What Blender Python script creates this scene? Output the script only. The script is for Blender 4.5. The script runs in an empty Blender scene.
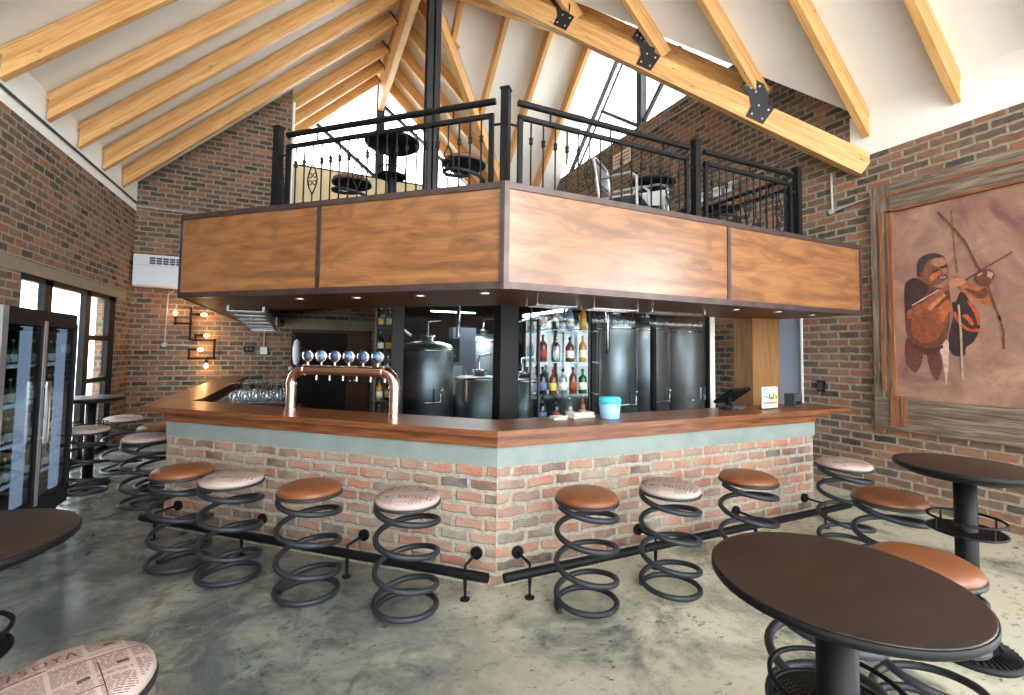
import bpy, math, random
from mathutils import Vector as V, Matrix
random.seed(7)
C = bpy.context.scene.collection
PI = math.pi
sin, cos = math.sin, math.cos

# ------------------------------------------------------------------ layout (metres)
XL, XR = -2.914, 6.314            # side walls
ZE, ZC = 4.20, 4.74               # top of brick, ceiling at the wall
RX, SL = 1.68, 0.96               # ridge line, roof slope
YB, YG = 10.475, 12.60            # brick back wall, glazed gable
YF = -6.0                         # front of the room
CY0, CY2 = 3.31, 12.59            # cross gable feet on the right wall
CYC = (CY0 + CY2) / 2
PHI = 0.736
NL = V((sin(PHI), cos(PHI), 0)); DL = V((-cos(PHI), sin(PHI), 0))
XB, YBAR = 1.3105, 3.1066         # bar corner (face of the cement band)
XP, YP = 1.2553, 2.9096           # corner of the wood panels above
ZP0, ZP1 = 2.1455, 2.9073
FL = 2.85                         # mezzanine floor
def corner(d, x0=XB, y0=YBAR):    # wing corner of a line shifted d outwards
    k = NL.x*x0 + NL.y*y0 - d; y = y0 - d
    return V(((k - NL.y*y)/NL.x, y, 0))
def on_left(s, d, x0=XB, y0=YBAR):   # point s metres along the left wing, d outwards
    return V((x0, y0, 0)) + DL*s - NL*d

# ------------------------------------------------------------------ materials
def nt(name):
    m = bpy.data.materials.new(name); m.use_nodes = True
    t = m.node_tree; t.nodes.clear()
    o = t.nodes.new('ShaderNodeOutputMaterial'); b = t.nodes.new('ShaderNodeBsdfPrincipled')
    t.links.new(b.outputs[0], o.inputs[0])
    return m, t, b
def nd(t, kind, **kw):
    n = t.nodes.new(kind)
    for k, v in kw.items():
        if k.startswith('i_'): n.inputs[k[2:].replace('_', ' ')].default_value = v
        else: setattr(n, k, v)
    return n
def col(c): return (c[0], c[1], c[2], 1)
def srgb(r, g, b):
    f = lambda v: ((v/255+.055)/1.055)**2.4 if v > 10 else v/255/12.92
    return (f(r), f(g), f(b))
def ramp(t, src, stops):
    n = t.nodes.new('ShaderNodeValToRGB'); e = n.color_ramp.elements
    while len(e) < len(stops): e.new(.5)
    for el, (p, c) in zip(e, stops): el.position = p; el.color = col(c)
    t.links.new(src, n.inputs[0]); return n.outputs[0]
def mixc(t, fac, a, b, mode='MIX'):
    n = t.nodes.new('ShaderNodeMix'); n.data_type = 'RGBA'; n.blend_type = mode
    for sock, v in ((n.inputs[0], fac), (n.inputs[6], a), (n.inputs[7], b)):
        if isinstance(v, (int, float)): sock.default_value = v
        elif isinstance(v, tuple): sock.default_value = col(v)
        else: t.links.new(v, sock)
    return n.outputs[2]
def mapped(t, coord, sc=(1, 1, 1)):
    tc = t.nodes.new('ShaderNodeTexCoord'); mp = t.nodes.new('ShaderNodeMapping')
    mp.inputs['Scale'].default_value = sc
    t.links.new(tc.outputs[coord], mp.inputs[0]); return mp.outputs[0]
def noise(t, vec, scale, detail=4, rough=.55, dist=0.):
    n = nd(t, 'ShaderNodeTexNoise', i_Scale=scale, i_Detail=detail, i_Roughness=rough, i_Distortion=dist)
    t.links.new(vec, n.inputs['Vector']); return n
def bump(t, b, h, strength, dist=.01):
    n = nd(t, 'ShaderNodeBump', i_Strength=strength, i_Distance=dist)
    t.links.new(h, n.inputs['Height']); t.links.new(n.outputs[0], b.inputs['Normal'])
def plain(name, c, rough=.5, metal=0., var=.12, scale=9., coat=0., spec=.5):
    m, t, b = nt(name)
    n = noise(t, mapped(t, 'Object'), scale, 5)
    dark = tuple(x*(1-var) for x in c); light = tuple(min(1, x*(1+var)) for x in c)
    t.links.new(ramp(t, n.outputs[0], [(.3, dark), (.7, light)]), b.inputs['Base Color'])
    b.inputs['Roughness'].default_value = rough; b.inputs['Metallic'].default_value = metal
    b.inputs['Coat Weight'].default_value = coat; b.inputs['Specular IOR Level'].default_value = spec
    return m
def brick(name, cols, mortar, rowh=.086, bw=.235, wash=.15, mort=.013, warp=.034):
    m, t, b = nt(name)
    uv = mapped(t, 'UV')
    d = noise(t, uv, 9, 3)
    sub = nd(t, 'ShaderNodeVectorMath', operation='SUBTRACT'); sub.inputs[1].default_value = (.5, .5, .5)
    scl = nd(t, 'ShaderNodeVectorMath', operation='SCALE'); scl.inputs['Scale'].default_value = warp
    add = nd(t, 'ShaderNodeVectorMath', operation='ADD')
    t.links.new(d.outputs[1], sub.inputs[0]); t.links.new(sub.outputs[0], scl.inputs[0])
    t.links.new(uv, add.inputs[0]); t.links.new(scl.outputs[0], add.inputs[1])
    bt = nd(t, 'ShaderNodeTexBrick', i_Scale=1., i_Mortar_Size=mort, i_Mortar_Smooth=.45, i_Bias=0.,
            i_Brick_Width=bw, i_Row_Height=rowh)
    bt.offset = .5
    bt.inputs['Color1'].default_value = (0, 0, 0, 1); bt.inputs['Color2'].default_value = (1, 1, 1, 1)
    bt.inputs['Mortar'].default_value = (.5, .5, .5, 1)
    t.links.new(add.outputs[0], bt.inputs['Vector'])
    # per-brick grey plus blotches within the brick
    n2 = noise(t, uv, 11, 5, .65)
    mx = nd(t, 'ShaderNodeMath', operation='MULTIPLY_ADD'); mx.inputs[1].default_value = .75
    mo = nd(t, 'ShaderNodeMath', operation='MULTIPLY_ADD'); mo.inputs[1].default_value = .9; mo.inputs[2].default_value = -.32
    t.links.new(n2.outputs[0], mo.inputs[0]); t.links.new(bt.outputs['Color'], mx.inputs[0]); t.links.new(mo.outputs[0], mx.inputs[2])
    k = len(cols)
    c = ramp(t, mx.outputs[0], [(.06 + .88*i/(k-1), q) for i, q in enumerate(cols)])
    n3 = noise(t, uv, 2.2, 6, .6)
    sm = ramp(t, n3.outputs[0], [(.36, (0, 0, 0)), (.70, (wash,)*3)])
    c = mixc(t, sm, c, tuple(mortar))
    mc = ramp(t, noise(t, uv, 25, 4).outputs[0], [(.3, tuple(x*.72 for x in mortar)), (.7, tuple(min(1, x*1.18) for x in mortar))])
    c = mixc(t, bt.outputs['Fac'], c, mc)
    t.links.new(c, b.inputs['Base Color']); b.inputs['Roughness'].default_value = .9
    b.inputs['Specular IOR Level'].default_value = .25
    inv = nd(t, 'ShaderNodeMath', operation='MULTIPLY_ADD'); inv.inputs[1].default_value = -1
    t.links.new(bt.outputs['Fac'], inv.inputs[0]); t.links.new(noise(t, uv, 40, 4).outputs[0], inv.inputs[2])
    bump(t, b, inv.outputs[0], .7, .012)
    return m
def wood(name, dark, mid, light, rough=.35, streak=.35, coat=0., along=.55, across=9., knots=False, rings=.0, dist=1.2, crough=.12, bstr=.05, spec=.5):
    m, t, b = nt(name)
    uv = mapped(t, 'UV', (along, across, across))
    n = noise(t, uv, 2.0, 6, .6, dist)
    c = ramp(t, n.outputs[0], [(.28, dark), (.5, mid), (.74, light)])
    f = noise(t, mapped(t, 'UV', (along*2.5, across*11, across*11)), 2., 3)
    c = mixc(t, ramp(t, f.outputs[0], [(.42, (0, 0, 0)), (.7, (streak,)*3)]), c, dark)
    if rings:
        w = noise(t, mapped(t, 'UV', (.9, 2.4, 1)), 1.6, 3, .5, 2.2)
        c = mixc(t, ramp(t, w.outputs[0], [(.5, (0, 0, 0)), (.62, (rings,)*3), (.7, (0.1*rings,)*3)]), c, dark)
    if knots:
        v = nd(t, 'ShaderNodeTexVoronoi', i_Scale=1.); v.feature = 'F1'
        t.links.new(mapped(t, 'UV', (3.2, 10, 10)), v.inputs['Vector'])
        c = mixc(t, ramp(t, v.outputs['Distance'], [(.05, (.85,)*3), (.13, (0, 0, 0))]), c, tuple(x*.55 for x in dark))
    t.links.new(c, b.inputs['Base Color'])
    b.inputs['Roughness'].default_value = rough; b.inputs['Coat Weight'].default_value = coat
    b.inputs['Coat Roughness'].default_value = crough; b.inputs['Specular IOR Level'].default_value = spec
    bump(t, b, f.outputs[0], bstr, .004)
    return m
def emit(name, c, s):
    m = bpy.data.materials.new(name); m.use_nodes = True
    t = m.node_tree; t.nodes.clear()
    o = t.nodes.new('ShaderNodeOutputMaterial'); e = nd(t, 'ShaderNodeEmission', i_Strength=s)
    e.inputs[0].default_value = col(c); t.links.new(e.outputs[0], o.inputs[0]); return m
def glass(name, tint, refl=.10, rough=.02, fres=.55):
    m = bpy.data.materials.new(name); m.use_nodes = True
    t = m.node_tree; t.nodes.clear()
    o = t.nodes.new('ShaderNodeOutputMaterial'); tr = t.nodes.new('ShaderNodeBsdfTransparent')
    gl = nd(t, 'ShaderNodeBsdfGlossy', i_Roughness=rough); mx = t.nodes.new('ShaderNodeMixShader')
    lw = nd(t, 'ShaderNodeLayerWeight', i_Blend=.25); ma = nd(t, 'ShaderNodeMath', operation='MULTIPLY_ADD')
    ma.inputs[1].default_value = fres; ma.inputs[2].default_value = refl; ma.use_clamp = True
    tr.inputs[0].default_value = col(tint)
    t.links.new(lw.outputs['Fresnel'], ma.inputs[0]); t.links.new(ma.outputs[0], mx.inputs[0])
    t.links.new(tr.outputs[0], mx.inputs[1]); t.links.new(gl.outputs[0], mx.inputs[2]); t.links.new(mx.outputs[0], o.inputs[0])
    return m

M = {}
M['brick_wall'] = brick('old_brick', [srgb(52, 50, 52), srgb(72, 62, 58), srgb(98, 76, 66), srgb(116, 84, 70), srgb(136, 94, 74), srgb(156, 98, 74)], srgb(146, 136, 118), rowh=.096, bw=.25, mort=.017, wash=.3)
M['brick_bar'] = brick('washed_brick', [srgb(76, 74, 78), srgb(106, 86, 82), srgb(138, 96, 84), srgb(152, 100, 84), srgb(162, 104, 84), srgb(166, 116, 98)], srgb(160, 152, 136), rowh=.096, bw=.24, wash=.85, mort=.021, warp=.05)
M['cement'] = plain('cement_band', srgb(124, 134, 130), .7, 0, .14, 4)
M['lintel'] = plain('lintel_concrete', srgb(136, 124, 106), .8, 0, .12, 6)
M['white'] = plain('white_plaster', srgb(238, 237, 233), .85, 0, .015, 2)
M['cream'] = plain('cream_plaster', srgb(226, 214, 180), .85, 0, .04, 2)
M['soffit'] = wood('soffit_board', srgb(78, 46, 26), srgb(106, 64, 38), srgb(124, 80, 50), .45, spec=.25)
M['pine'] = wood('pine', srgb(186, 128, 70), srgb(222, 172, 110), srgb(240, 200, 142), .55, .7, 0, .5, 9, True)
M['panel'] = wood('varnished_plywood', srgb(98, 62, 36), srgb(142, 94, 56), srgb(160, 114, 72), .3, .35, 1.0, .5, 3.2, rings=.55, dist=1.6, spec=.5, crough=.25)
M['counter'] = wood('counter_hardwood', srgb(72, 38, 21), srgb(118, 70, 41), srgb(148, 94, 57), .36, .35, .08, .8, 9, crough=.15)
M['pillar'] = wood('pillar_oak', srgb(112, 78, 46), srgb(142, 102, 62), srgb(160, 118, 76), .5, .35, 0, .8, 12)
M['table'] = wood('dark_tabletop', srgb(27, 18, 15), srgb(38, 26, 22), srgb(50, 35, 29), .4, .35, 0, .8, 14, bstr=.03, spec=.35)
M['driftwood'] = wood('weathered_frame', srgb(58, 46, 42), srgb(112, 96, 82), srgb(168, 152, 130), .7, .35, 0, 1.0, 16, bstr=.4)
M['rustwood'] = wood('orange_weathered', srgb(70, 44, 30), srgb(134, 82, 50), srgb(160, 128, 92), .7, .35, 0, 1.0, 18, bstr=.4)
M['steel'] = plain('dark_steel', srgb(46, 46, 49), .5, .3, .2, 6)
M['steel_raw'] = plain('raw_steel_edge', srgb(92, 78, 76), .38, .7, .25, 8)
M['black'] = plain('black_metal', srgb(15, 15, 17), .5, 0, .15, 10, spec=.2)
M['coil'] = plain('coil_black', srgb(34, 36, 42), .5, 0, .12, 12, spec=.4)
M['leather'] = plain('tan_leather', srgb(116, 68, 38), .42, 0, .14, 14)
M['paper'] = plain('newsprint_fabric', srgb(172, 153, 146), .8, 0, .06, 9)
M['ink'] = plain('printed_ink', srgb(112, 84, 80), .8, 0, .1, 30)
M['ink2'] = plain('printed_ink_dark', srgb(104, 62, 58), .8, 0, .1, 30)
M['copper'] = plain('copper', (.90, .60, .50), .22, 1., .05, 6)
M['chrome'] = plain('chrome', (.75, .75, .76), .14, 1., .04, 6)
M['tank'] = plain('brushed_tank', (.46, .49, .50), .42, 1., .12, 3)
M['tank_dull'] = plain('dull_tank', (.42, .44, .45), .5, .9, .10, 3)
M['alu'] = plain('aluminium', srgb(186, 190, 196), .35, .8, .06, 6)
M['plastic_w'] = plain('white_plastic', srgb(214, 220, 228), .4, 0, .02, 4)
M['plastic_b'] = plain('black_plastic', srgb(20, 20, 22), .5, 0, .1, 8, spec=.2)
M['greybox'] = plain('grey_cabinet', srgb(112, 120, 134), .45, 0, .06, 5)
M['bluedoor'] = plain('blue_grey_paint', srgb(150, 160, 178), .6, 0, .04, 3)
M['doorwood'] = wood('door_brown', srgb(58, 32, 20), srgb(84, 48, 30), srgb(100, 60, 38), .5, .35, 0, .7, 9)
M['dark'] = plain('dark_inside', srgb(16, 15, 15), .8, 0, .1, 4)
M['pipegrey'] = plain('grey_conduit', srgb(170, 170, 168), .45, .3, .06, 6)
M['cable'] = plain('dark_cable', srgb(70, 72, 76), .5, .2, .06, 6)
M['plate'] = plain('gusset_steel', srgb(48, 48, 52), .5, .4, .12, 8)
M['bolt'] = plain('bolt_zinc', srgb(208, 206, 200), .35, .3, .05, 8)
M['glass'] = glass('window_glass', (.96, .98, .98), .03)
M['fridgeglass'] = glass('fridge_glass', (.70, .76, .80), .03, fres=.25)
M['barglass'] = glass('brewery_glass', (.80, .84, .86), .03)
M['shelfglass'] = glass('shelf_glass', (.70, .88, .85), .05, fres=.3)
M['wineglass'] = glass('clear_glass', (.90, .93, .95), .05, fres=.35)
M['bulb'] = emit('glowing_bulb', (1, .55, .18), 5)
M['tube'] = emit('fluorescent_tube', (.95, 1, 1), 10)
M['led'] = emit('fridge_light_strip', (.62, .76, 1.), .26)
M['lens'] = emit('downlight_lens', (1, .9, .75), 1.3)
M['stemware'] = glass('bench_glass', (.86, .90, .92), .22)
M['b_clear'] = glass('bottle_clear', (.80, .86, .88), .16)
M['b_amber'] = plain('bottle_amber', srgb(92, 50, 24), .15, 0, .1, 8)
M['b_gold'] = plain('bottle_gold', srgb(170, 124, 56), .2, 0, .1, 8)
M['b_green'] = plain('bottle_green', srgb(22, 78, 44), .12, 0, .1, 8)
M['b_dark'] = plain('bottle_dark', srgb(24, 26, 38), .12, 0, .1, 8)
M['b_blue'] = plain('bottle_pale_blue', srgb(120, 150, 190), .12, 0, .1, 8)
M['lab_w'] = plain('label_white', srgb(216, 212, 200), .7, 0, .06, 20)
M['lab_r'] = plain('label_red', srgb(140, 62, 48), .7, 0, .06, 20)
M['lab_y'] = plain('label_yellow', srgb(196, 170, 96), .7, 0, .06, 20)
M['lab_b'] = plain('label_blue', srgb(84, 98, 140), .7, 0, .06, 20)
M['cyan'] = plain('cyan_plastic', srgb(74, 200, 222), .4, 0, .04, 6)
M['tub'] = plain('pale_blue_tub', srgb(142, 190, 226), .45, 0, .05, 4)
M['red'] = plain('red_paint', srgb(176, 34, 26), .4, 0, .08, 6)
M['outwall'] = plain('outside_ground', srgb(236, 232, 226), .9, 0, .1, 1)

def floor_material():
    m, t, b = nt('polished_concrete')
    o = mapped(t, 'Object')
    n1 = noise(t, o, 1.05, 10, .68, .7)
    c = ramp(t, n1.outputs[0], [(.32, srgb(62, 67, 70)), (.45, srgb(92, 97, 97)), (.55, srgb(122, 124, 116)), (.68, srgb(160, 157, 140))])
    n2 = noise(t, o, 4.2, 10, .72, .6)
    c = mixc(t, ramp(t, n2.outputs[0], [(.36, (.75,)*3), (.52, (0, 0, 0))]), c, srgb(60, 65, 66))
    n3 = noise(t, o, 2.4, 10, .75, .5)
    c = mixc(t, ramp(t, n3.outputs[0], [(.54, (0, 0, 0)), (.66, (.55,)*3)]), c, srgb(152, 158, 148))
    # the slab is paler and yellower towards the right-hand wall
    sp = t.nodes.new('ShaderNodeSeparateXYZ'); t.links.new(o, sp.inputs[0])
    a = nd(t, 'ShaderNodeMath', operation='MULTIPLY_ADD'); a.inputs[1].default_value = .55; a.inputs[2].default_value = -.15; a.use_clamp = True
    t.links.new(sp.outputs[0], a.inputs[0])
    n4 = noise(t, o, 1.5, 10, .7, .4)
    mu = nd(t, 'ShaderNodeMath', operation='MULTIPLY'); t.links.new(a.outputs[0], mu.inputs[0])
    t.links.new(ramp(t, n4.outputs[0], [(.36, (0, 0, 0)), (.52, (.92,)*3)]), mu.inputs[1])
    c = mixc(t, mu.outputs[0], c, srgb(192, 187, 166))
    n5 = noise(t, mapped(t, 'Object', (1, 1.7, 1)), 13, 8, .7)
    m5 = nd(t, 'ShaderNodeMath', operation='MULTIPLY'); t.links.new(ramp(t, n5.outputs[0], [(.56, (0, 0, 0)), (.64, (.9,)*3)]), m5.inputs[0])
    t.links.new(ramp(t, n3.outputs[0], [(.42, (0, 0, 0)), (.56, (1, 1, 1))]), m5.inputs[1])
    c = mixc(t, m5.outputs[0], c, srgb(62, 62, 56))
    t.links.new(c, b.inputs['Base Color'])
    t.links.new(ramp(t, n2.outputs[0], [(.3, (.11,)*3), (.7, (.25,)*3)]), b.inputs['Roughness'])
    bump(t, b, n3.outputs[0], .06, .004)
    return m
M['floor'] = floor_material()
def canvas_material():
    m, t, b = nt('painted_canvas')
    o = mapped(t, 'Object')
    n1 = noise(t, o, 1.9, 7, .62, .8)
    c = ramp(t, n1.outputs[0], [(.32, srgb(118, 84, 84)), (.44, srgb(164, 124, 110)), (.56, srgb(194, 154, 126)), (.70, srgb(146, 116, 122))])
    n2 = noise(t, o, 3.4, 6, .6, .5)
    c = mixc(t, ramp(t, n2.outputs[0], [(.50, (0, 0, 0)), (.72, (.6,)*3)]), c, srgb(196, 152, 122))
    sp = t.nodes.new('ShaderNodeSeparateXYZ'); t.links.new(o, sp.inputs[0])
    a = nd(t, 'ShaderNodeMath', operation='MULTIPLY_ADD'); a.inputs[1].default_value = -1.4; a.inputs[2].default_value = 2.7; a.use_clamp = True
    t.links.new(sp.outputs[2], a.inputs[0])
    mu = nd(t, 'ShaderNodeMath', operation='MULTIPLY'); t.links.new(a.outputs[0], mu.inputs[0]); t.links.new(n2.outputs[0], mu.inputs[1])
    c = mixc(t, mu.outputs[0], c, srgb(100, 66, 58))
    t.links.new(c, b.inputs['Base Color']); b.inputs['Roughness'].default_value = .5
    return m
M['canvas'] = canvas_material()
PAINT = {}
def paint(r, g, b):
    k = (r, g, b)
    if k not in PAINT: PAINT[k] = plain('paint_%d_%d_%d' % k, srgb(r*.93, g*.93, b*.93), .55, 0, .34, 22)
    return PAINT[k]

# ------------------------------------------------------------------ mesh builder
class MB:
    def __init__(s): s.v, s.f, s.uv, s.mi, s.sm = [], [], [], [], []
    def face(s, pts, uvs=None, mi=0, sm=False):
        b = len(s.v); s.v += [tuple(p) for p in pts]; s.f.append(tuple(range(b, b+len(pts))))
        s.uv.append(uvs or [(p[0], p[1]) for p in pts]); s.mi.append(mi); s.sm.append(sm)
    def box(s, a, b, mat=None, brickuv=False, mi=0):
        """axis box a..b; uv runs along its longest side; mat moves it"""
        x0, y0, z0 = a; x1, y1, z1 = b
        P = [(x, y, z) for z in (z0, z1) for y in (y0, y1) for x in (x0, x1)]
        F = [((0, 2, 3, 1), 2), ((4, 5, 7, 6), 2), ((0, 1, 5, 4), 1), ((2, 6, 7, 3), 1), ((0, 4, 6, 2), 0), ((1, 3, 7, 5), 0)]
        d = (x1-x0, y1-y0, z1-z0); g = max(range(3), key=lambda i: d[i]); off = random.uniform(0, 20)
        for q, ax in F:
            pts = [P[i] for i in q]
            if brickuv:
                uvs = [((p[1] if ax == 0 else p[0]), (p[1] if ax == 2 else p[2])) for p in pts]
            else:
                r = [i for i in range(3) if i != ax]
                u = g if g in r else r[0]; w = r[1] if u == r[0] else r[0]
                uvs = [(p[u]+off, p[w]+off+ax*.37) for p in pts]
            s.face([mat @ V(p) for p in pts] if mat else pts, uvs, mi)
    def prism(s, poly, z0, z1, mi=0, grain=None):
        """plan polygon (counter-clockwise) raised from z0 to z1; side uv = run, height"""
        n = len(poly); run = 0; g = V(grain) if grain else V((1, 0, 0)); h = V((-g.y, g.x, 0))
        uv = lambda p: (V((p[0], p[1], 0)).dot(g), V((p[0], p[1], 0)).dot(h))
        s.face([(p[0], p[1], z1) for p in poly], [uv(p) for p in poly], mi)
        s.face([(p[0], p[1], z0) for p in reversed(poly)], [uv(p) for p in reversed(poly)], mi)
        for i in range(n):
            p, q = poly[i], poly[(i+1) % n]; L = math.hypot(q[0]-p[0], q[1]-p[1])
            s.face([(p[0], p[1], z0), (q[0], q[1], z0), (q[0], q[1], z1), (p[0], p[1], z1)],
                   [(run, z0), (run+L, z0), (run+L, z1), (run, z1)], mi); run += L
    def slab(s, poly3, vec, mi=0, uvf=None):
        """any flat 3D polygon pushed along vec"""
        uvf = uvf or (lambda p: (p[0], p[1])); vec = V(vec); A = [V(p) for p in poly3]; B = [p+vec for p in A]
        s.face(A, [uvf(p) for p in A], mi); s.face(list(reversed(B)), [uvf(p) for p in reversed(B)], mi)
        n = len(A)
        for i in range(n):
            j = (i+1) % n; q = [A[j], A[i], B[i], B[j]]
            s.face(q, [uvf(p) for p in q], mi)
    def tube(s, pts, r, n=8, closed=False, mi=0, cap=True):
        pts = [V(p) for p in pts]; N = len(pts); rs = r if isinstance(r, (list, tuple)) else [r]*N
        rings = []; up = None; run = 0
        for i, p in enumerate(pts):
            a = pts[(i-1) % N] if (closed or i) else p; c = pts[(i+1) % N] if (closed or i < N-1) else p
            t = (c-a).normalized()
            if up is None:
                up = V((0, 0, 1)) if abs(t.z) < .9 else V((1, 0, 0))
            e1 = (up - t*up.dot(t)).normalized(); e2 = t.cross(e1); up = e1
            rings.append([p + (e1*cos(2*PI*k/n) + e2*sin(2*PI*k/n))*rs[i] for k in range(n)])
        base = len(s.v)
        for R in rings: s.v += [tuple(p) for p in R]
        M_ = N if closed else N-1
        for i in range(M_):
            j = (i+1) % N; L = (pts[j]-pts[i]).length
            for k in range(n):
                k2 = (k+1) % n
                s.f.append((base+i*n+k, base+i*n+k2, base+j*n+k2, base+j*n+k))
                v0, v1 = k*rs[i]*6.28/n, (k+1)*rs[i]*6.28/n
                s.uv.append([(run, v0), (run, v1), (run+L, v1), (run+L, v0)]); s.mi.append(mi); s.sm.append(True)
            run += L
        if cap and not closed:
            s.face(list(reversed(rings[0])), None, mi); s.face(rings[-1], None, mi)
    def lathe(s, prof, n=24, c=(0, 0, 0), mi=0, smooth=True, mat=None):
        base = len(s.v); c = V(c)
        for r, z in prof:
            for k in range(n):
                p = V((r*cos(2*PI*k/n), r*sin(2*PI*k/n), z)) + c
                s.v.append(tuple(mat @ p if mat else p))
        for i in range(len(prof)-1):
            for k in range(n):
                k2 = (k+1) % n; q = (base+i*n+k, base+i*n+k2, base+(i+1)*n+k2, base+(i+1)*n+k)
                s.f.append(q); s.mi.append(mi); s.sm.append(smooth)
                s.uv.append([(prof[a][0]*cos(2*PI*b/n), prof[a][0]*sin(2*PI*b/n)+prof[a][1]) for a, b in ((i, k), (i, k+1), (i+1, k+1), (i+1, k))])
        for i, rev in ((0, True), (len(prof)-1, False)):
            if prof[i][0] > 1e-6:
                idx = [base+i*n+k for k in range(n)]
                if rev: idx.reverse()
                s.f.append(tuple(idx)); s.mi.append(mi); s.sm.append(False)
                s.uv.append([(s.v[q][0]-c.x, s.v[q][1]-c.y) for q in idx])
    def sphere(s, c, r, n=10, sz=1., mi=0):
        s.lathe([(r*sin(PI*i/6)+1e-7, -r*sz*cos(PI*i/6)) for i in range(7)], n, c, mi)
    def build(s, name, mat, parent=None, loc=None, bevel=0):
        me = bpy.data.meshes.new(name)
        if loc is not None: s.v = [tuple(V(p)-V(loc)) for p in s.v]
        me.from_pydata(s.v, [], s.f)
        ul = me.uv_layers.new(name='UVMap'); i = 0
        for q in s.uv:
            for w in q: ul.data[i].uv = w; i += 1
        me.polygons.foreach_set('material_index', s.mi); me.polygons.foreach_set('use_smooth', s.sm)
        for x in (mat if isinstance(mat, (list, tuple)) else [mat]): me.materials.append(x)
        me.update(); me.validate()
        o = bpy.data.objects.new(name, me); C.objects.link(o)
        if parent: o.parent = parent
        if loc is not None: o.location = loc
        if bevel:
            b = o.modifiers.new('bevel', 'BEVEL'); b.width = bevel; b.segments = 2; b.limit_method = 'ANGLE'
        return o
def tag(o, label, cat, group=None, kind=None):
    o['label'] = label; o['category'] = cat
    if group: o['group'] = group
    if kind: o['kind'] = kind
    return o
def thing(name, label, cat, loc=(0, 0, 0), rz=0, group=None):
    o = bpy.data.objects.new(name, None); C.objects.link(o); o.empty_display_size = .1
    o.location = loc; o.rotation_euler = (0, 0, rz)
    return tag(o, label, cat, group)
def struct(o, label=None, cat=None):
    o['kind'] = 'structure'
    if label: o['label'] = label
    if cat: o['category'] = cat
    return o
def copy_tree(o, parent=None):
    c = o.copy(); C.objects.link(c)
    if parent: c.parent = parent
    for ch in list(o.children): copy_tree(ch, c)
    return c
def dup(o, label, loc, rz=0, group=None):
    c = copy_tree(o); c.location = loc; c.rotation_euler = (0, 0, rz); c['label'] = label
    if group: c['group'] = group
    return c
def mx(loc, rz=0, rx=0, ry=0):
    return Matrix.Translation(V(loc)) @ Matrix.Rotation(rz, 4, 'Z') @ Matrix.Rotation(ry, 4, 'Y') @ Matrix.Rotation(rx, 4, 'X')
def beam_matrix(a, b, up=(0, 0, 1)):
    """local x runs a->b, local z as near up as it goes"""
    a, b = V(a), V(b); x = (b-a).normalized(); y = V(up).cross(x).normalized(); z = x.cross(y)
    m = Matrix((x, y, z)).transposed().to_4x4(); m.translation = a; return m
def add_light(name, kind, loc, energy, color=(1, 1, 1), size=1, size_y=None, rot=(0, 0, 0), portal=False):
    l = bpy.data.lights.new(name, kind); o = bpy.data.objects.new(name, l); C.objects.link(o)
    o.location = loc; o.rotation_euler = rot; l.energy = energy; l.color = color
    if kind == 'AREA':
        l.shape = 'RECTANGLE'; l.size = size; l.size_y = size_y or size
        if portal: l.cycles.is_portal = True
    else: l.shadow_soft_size = size
    return o

# ------------------------------------------------------------------ the room
def zl(x): return ZC + SL*(x-XL)          # ceiling height of the left slope
def zr(x): return ZC + SL*(XR-x)
ZR = zl(RX) if zl(RX) < zr(RX) else zr(RX)
ZR = ZC + SL*(RX-XL); CXR = XR
SR = (ZR-ZC)/(XR-RX)                       # right slope
def zr(x): return ZC + SR*(XR-x)
SC = (ZR-ZC)/(CYC-CY0)
def zn(y): return ZC + SC*(y-CY0)          # cross gable, near slope
def zf(y): return ZC + SC*(CY2-y)          # cross gable, far slope

b = MB(); b.box((XL-.3, YF-.2, -.15), (XR+.3, YG+.2, 0)); struct(b.build('floor', M['floor']))
b = MB(); b.box((-30, -40, -.32), (34, 46, -.17)); struct(b.build('ground_outside', M['outwall']))  # unseen ground, made pale to bounce daylight up to the ceiling

b = MB(); T = (0, 0, .12)
b.slab([(XL-.1, YF, zl(XL-.1)), (RX, YF, ZR), (RX, YG+.1, ZR), (XL-.1, YG+.1, zl(XL-.1))], T)
b.slab([(RX, YF, ZR), (XR, YF, ZC), (XR, CY0, ZC), (RX, CYC, ZR)], T)
b.slab([(RX, CYC, ZR), (XR, CY2, ZC), (XR, YG+.1, ZC), (RX, YG+.1, ZR)], T)
b.slab([(RX, CYC, ZR), (XR, CY0, ZC), (XR, CYC, ZR)], T)
b.slab([(RX, CYC, ZR), (XR, CYC, ZR), (XR, CY2, ZC)], T)
struct(b.build('ceiling', M['white']))

# left wall with the tall window, plaster band on top
WY0, WY1, WZ = 6.90, 9.80, 2.52
b = MB(); X0, X1 = XL-.25, XL
FW0, FW1 = -4.6, -1.2                        # a second opening, unseen and added for brightness, behind the camera's left shoulder
b.box((X0, YF, 0), (X1, FW0, ZE), None, True); b.box((X0, FW0, 2.6), (X1, FW1, ZE), None, True)
b.box((X0, FW1, 0), (X1, WY0, ZE), None, True)
b.box((X0, WY0, WZ+.14), (X1, WY1, ZE), None, True); b.box((X0, WY1, 0), (X1, YG+.2, ZE), None, True)
struct(b.build('wall_left', M['brick_wall']))
b = MB(); b.box((X0, YF, ZE), (X1+.004, YG+.1, ZC+.02)); struct(b.build('trim_1', M['white']))
b = MB(); b.box((X0, WY0-.45, WZ), (X1+.006, WY1+.4, WZ+.14)); struct(b.build('trim_2', M['lintel']))
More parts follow.
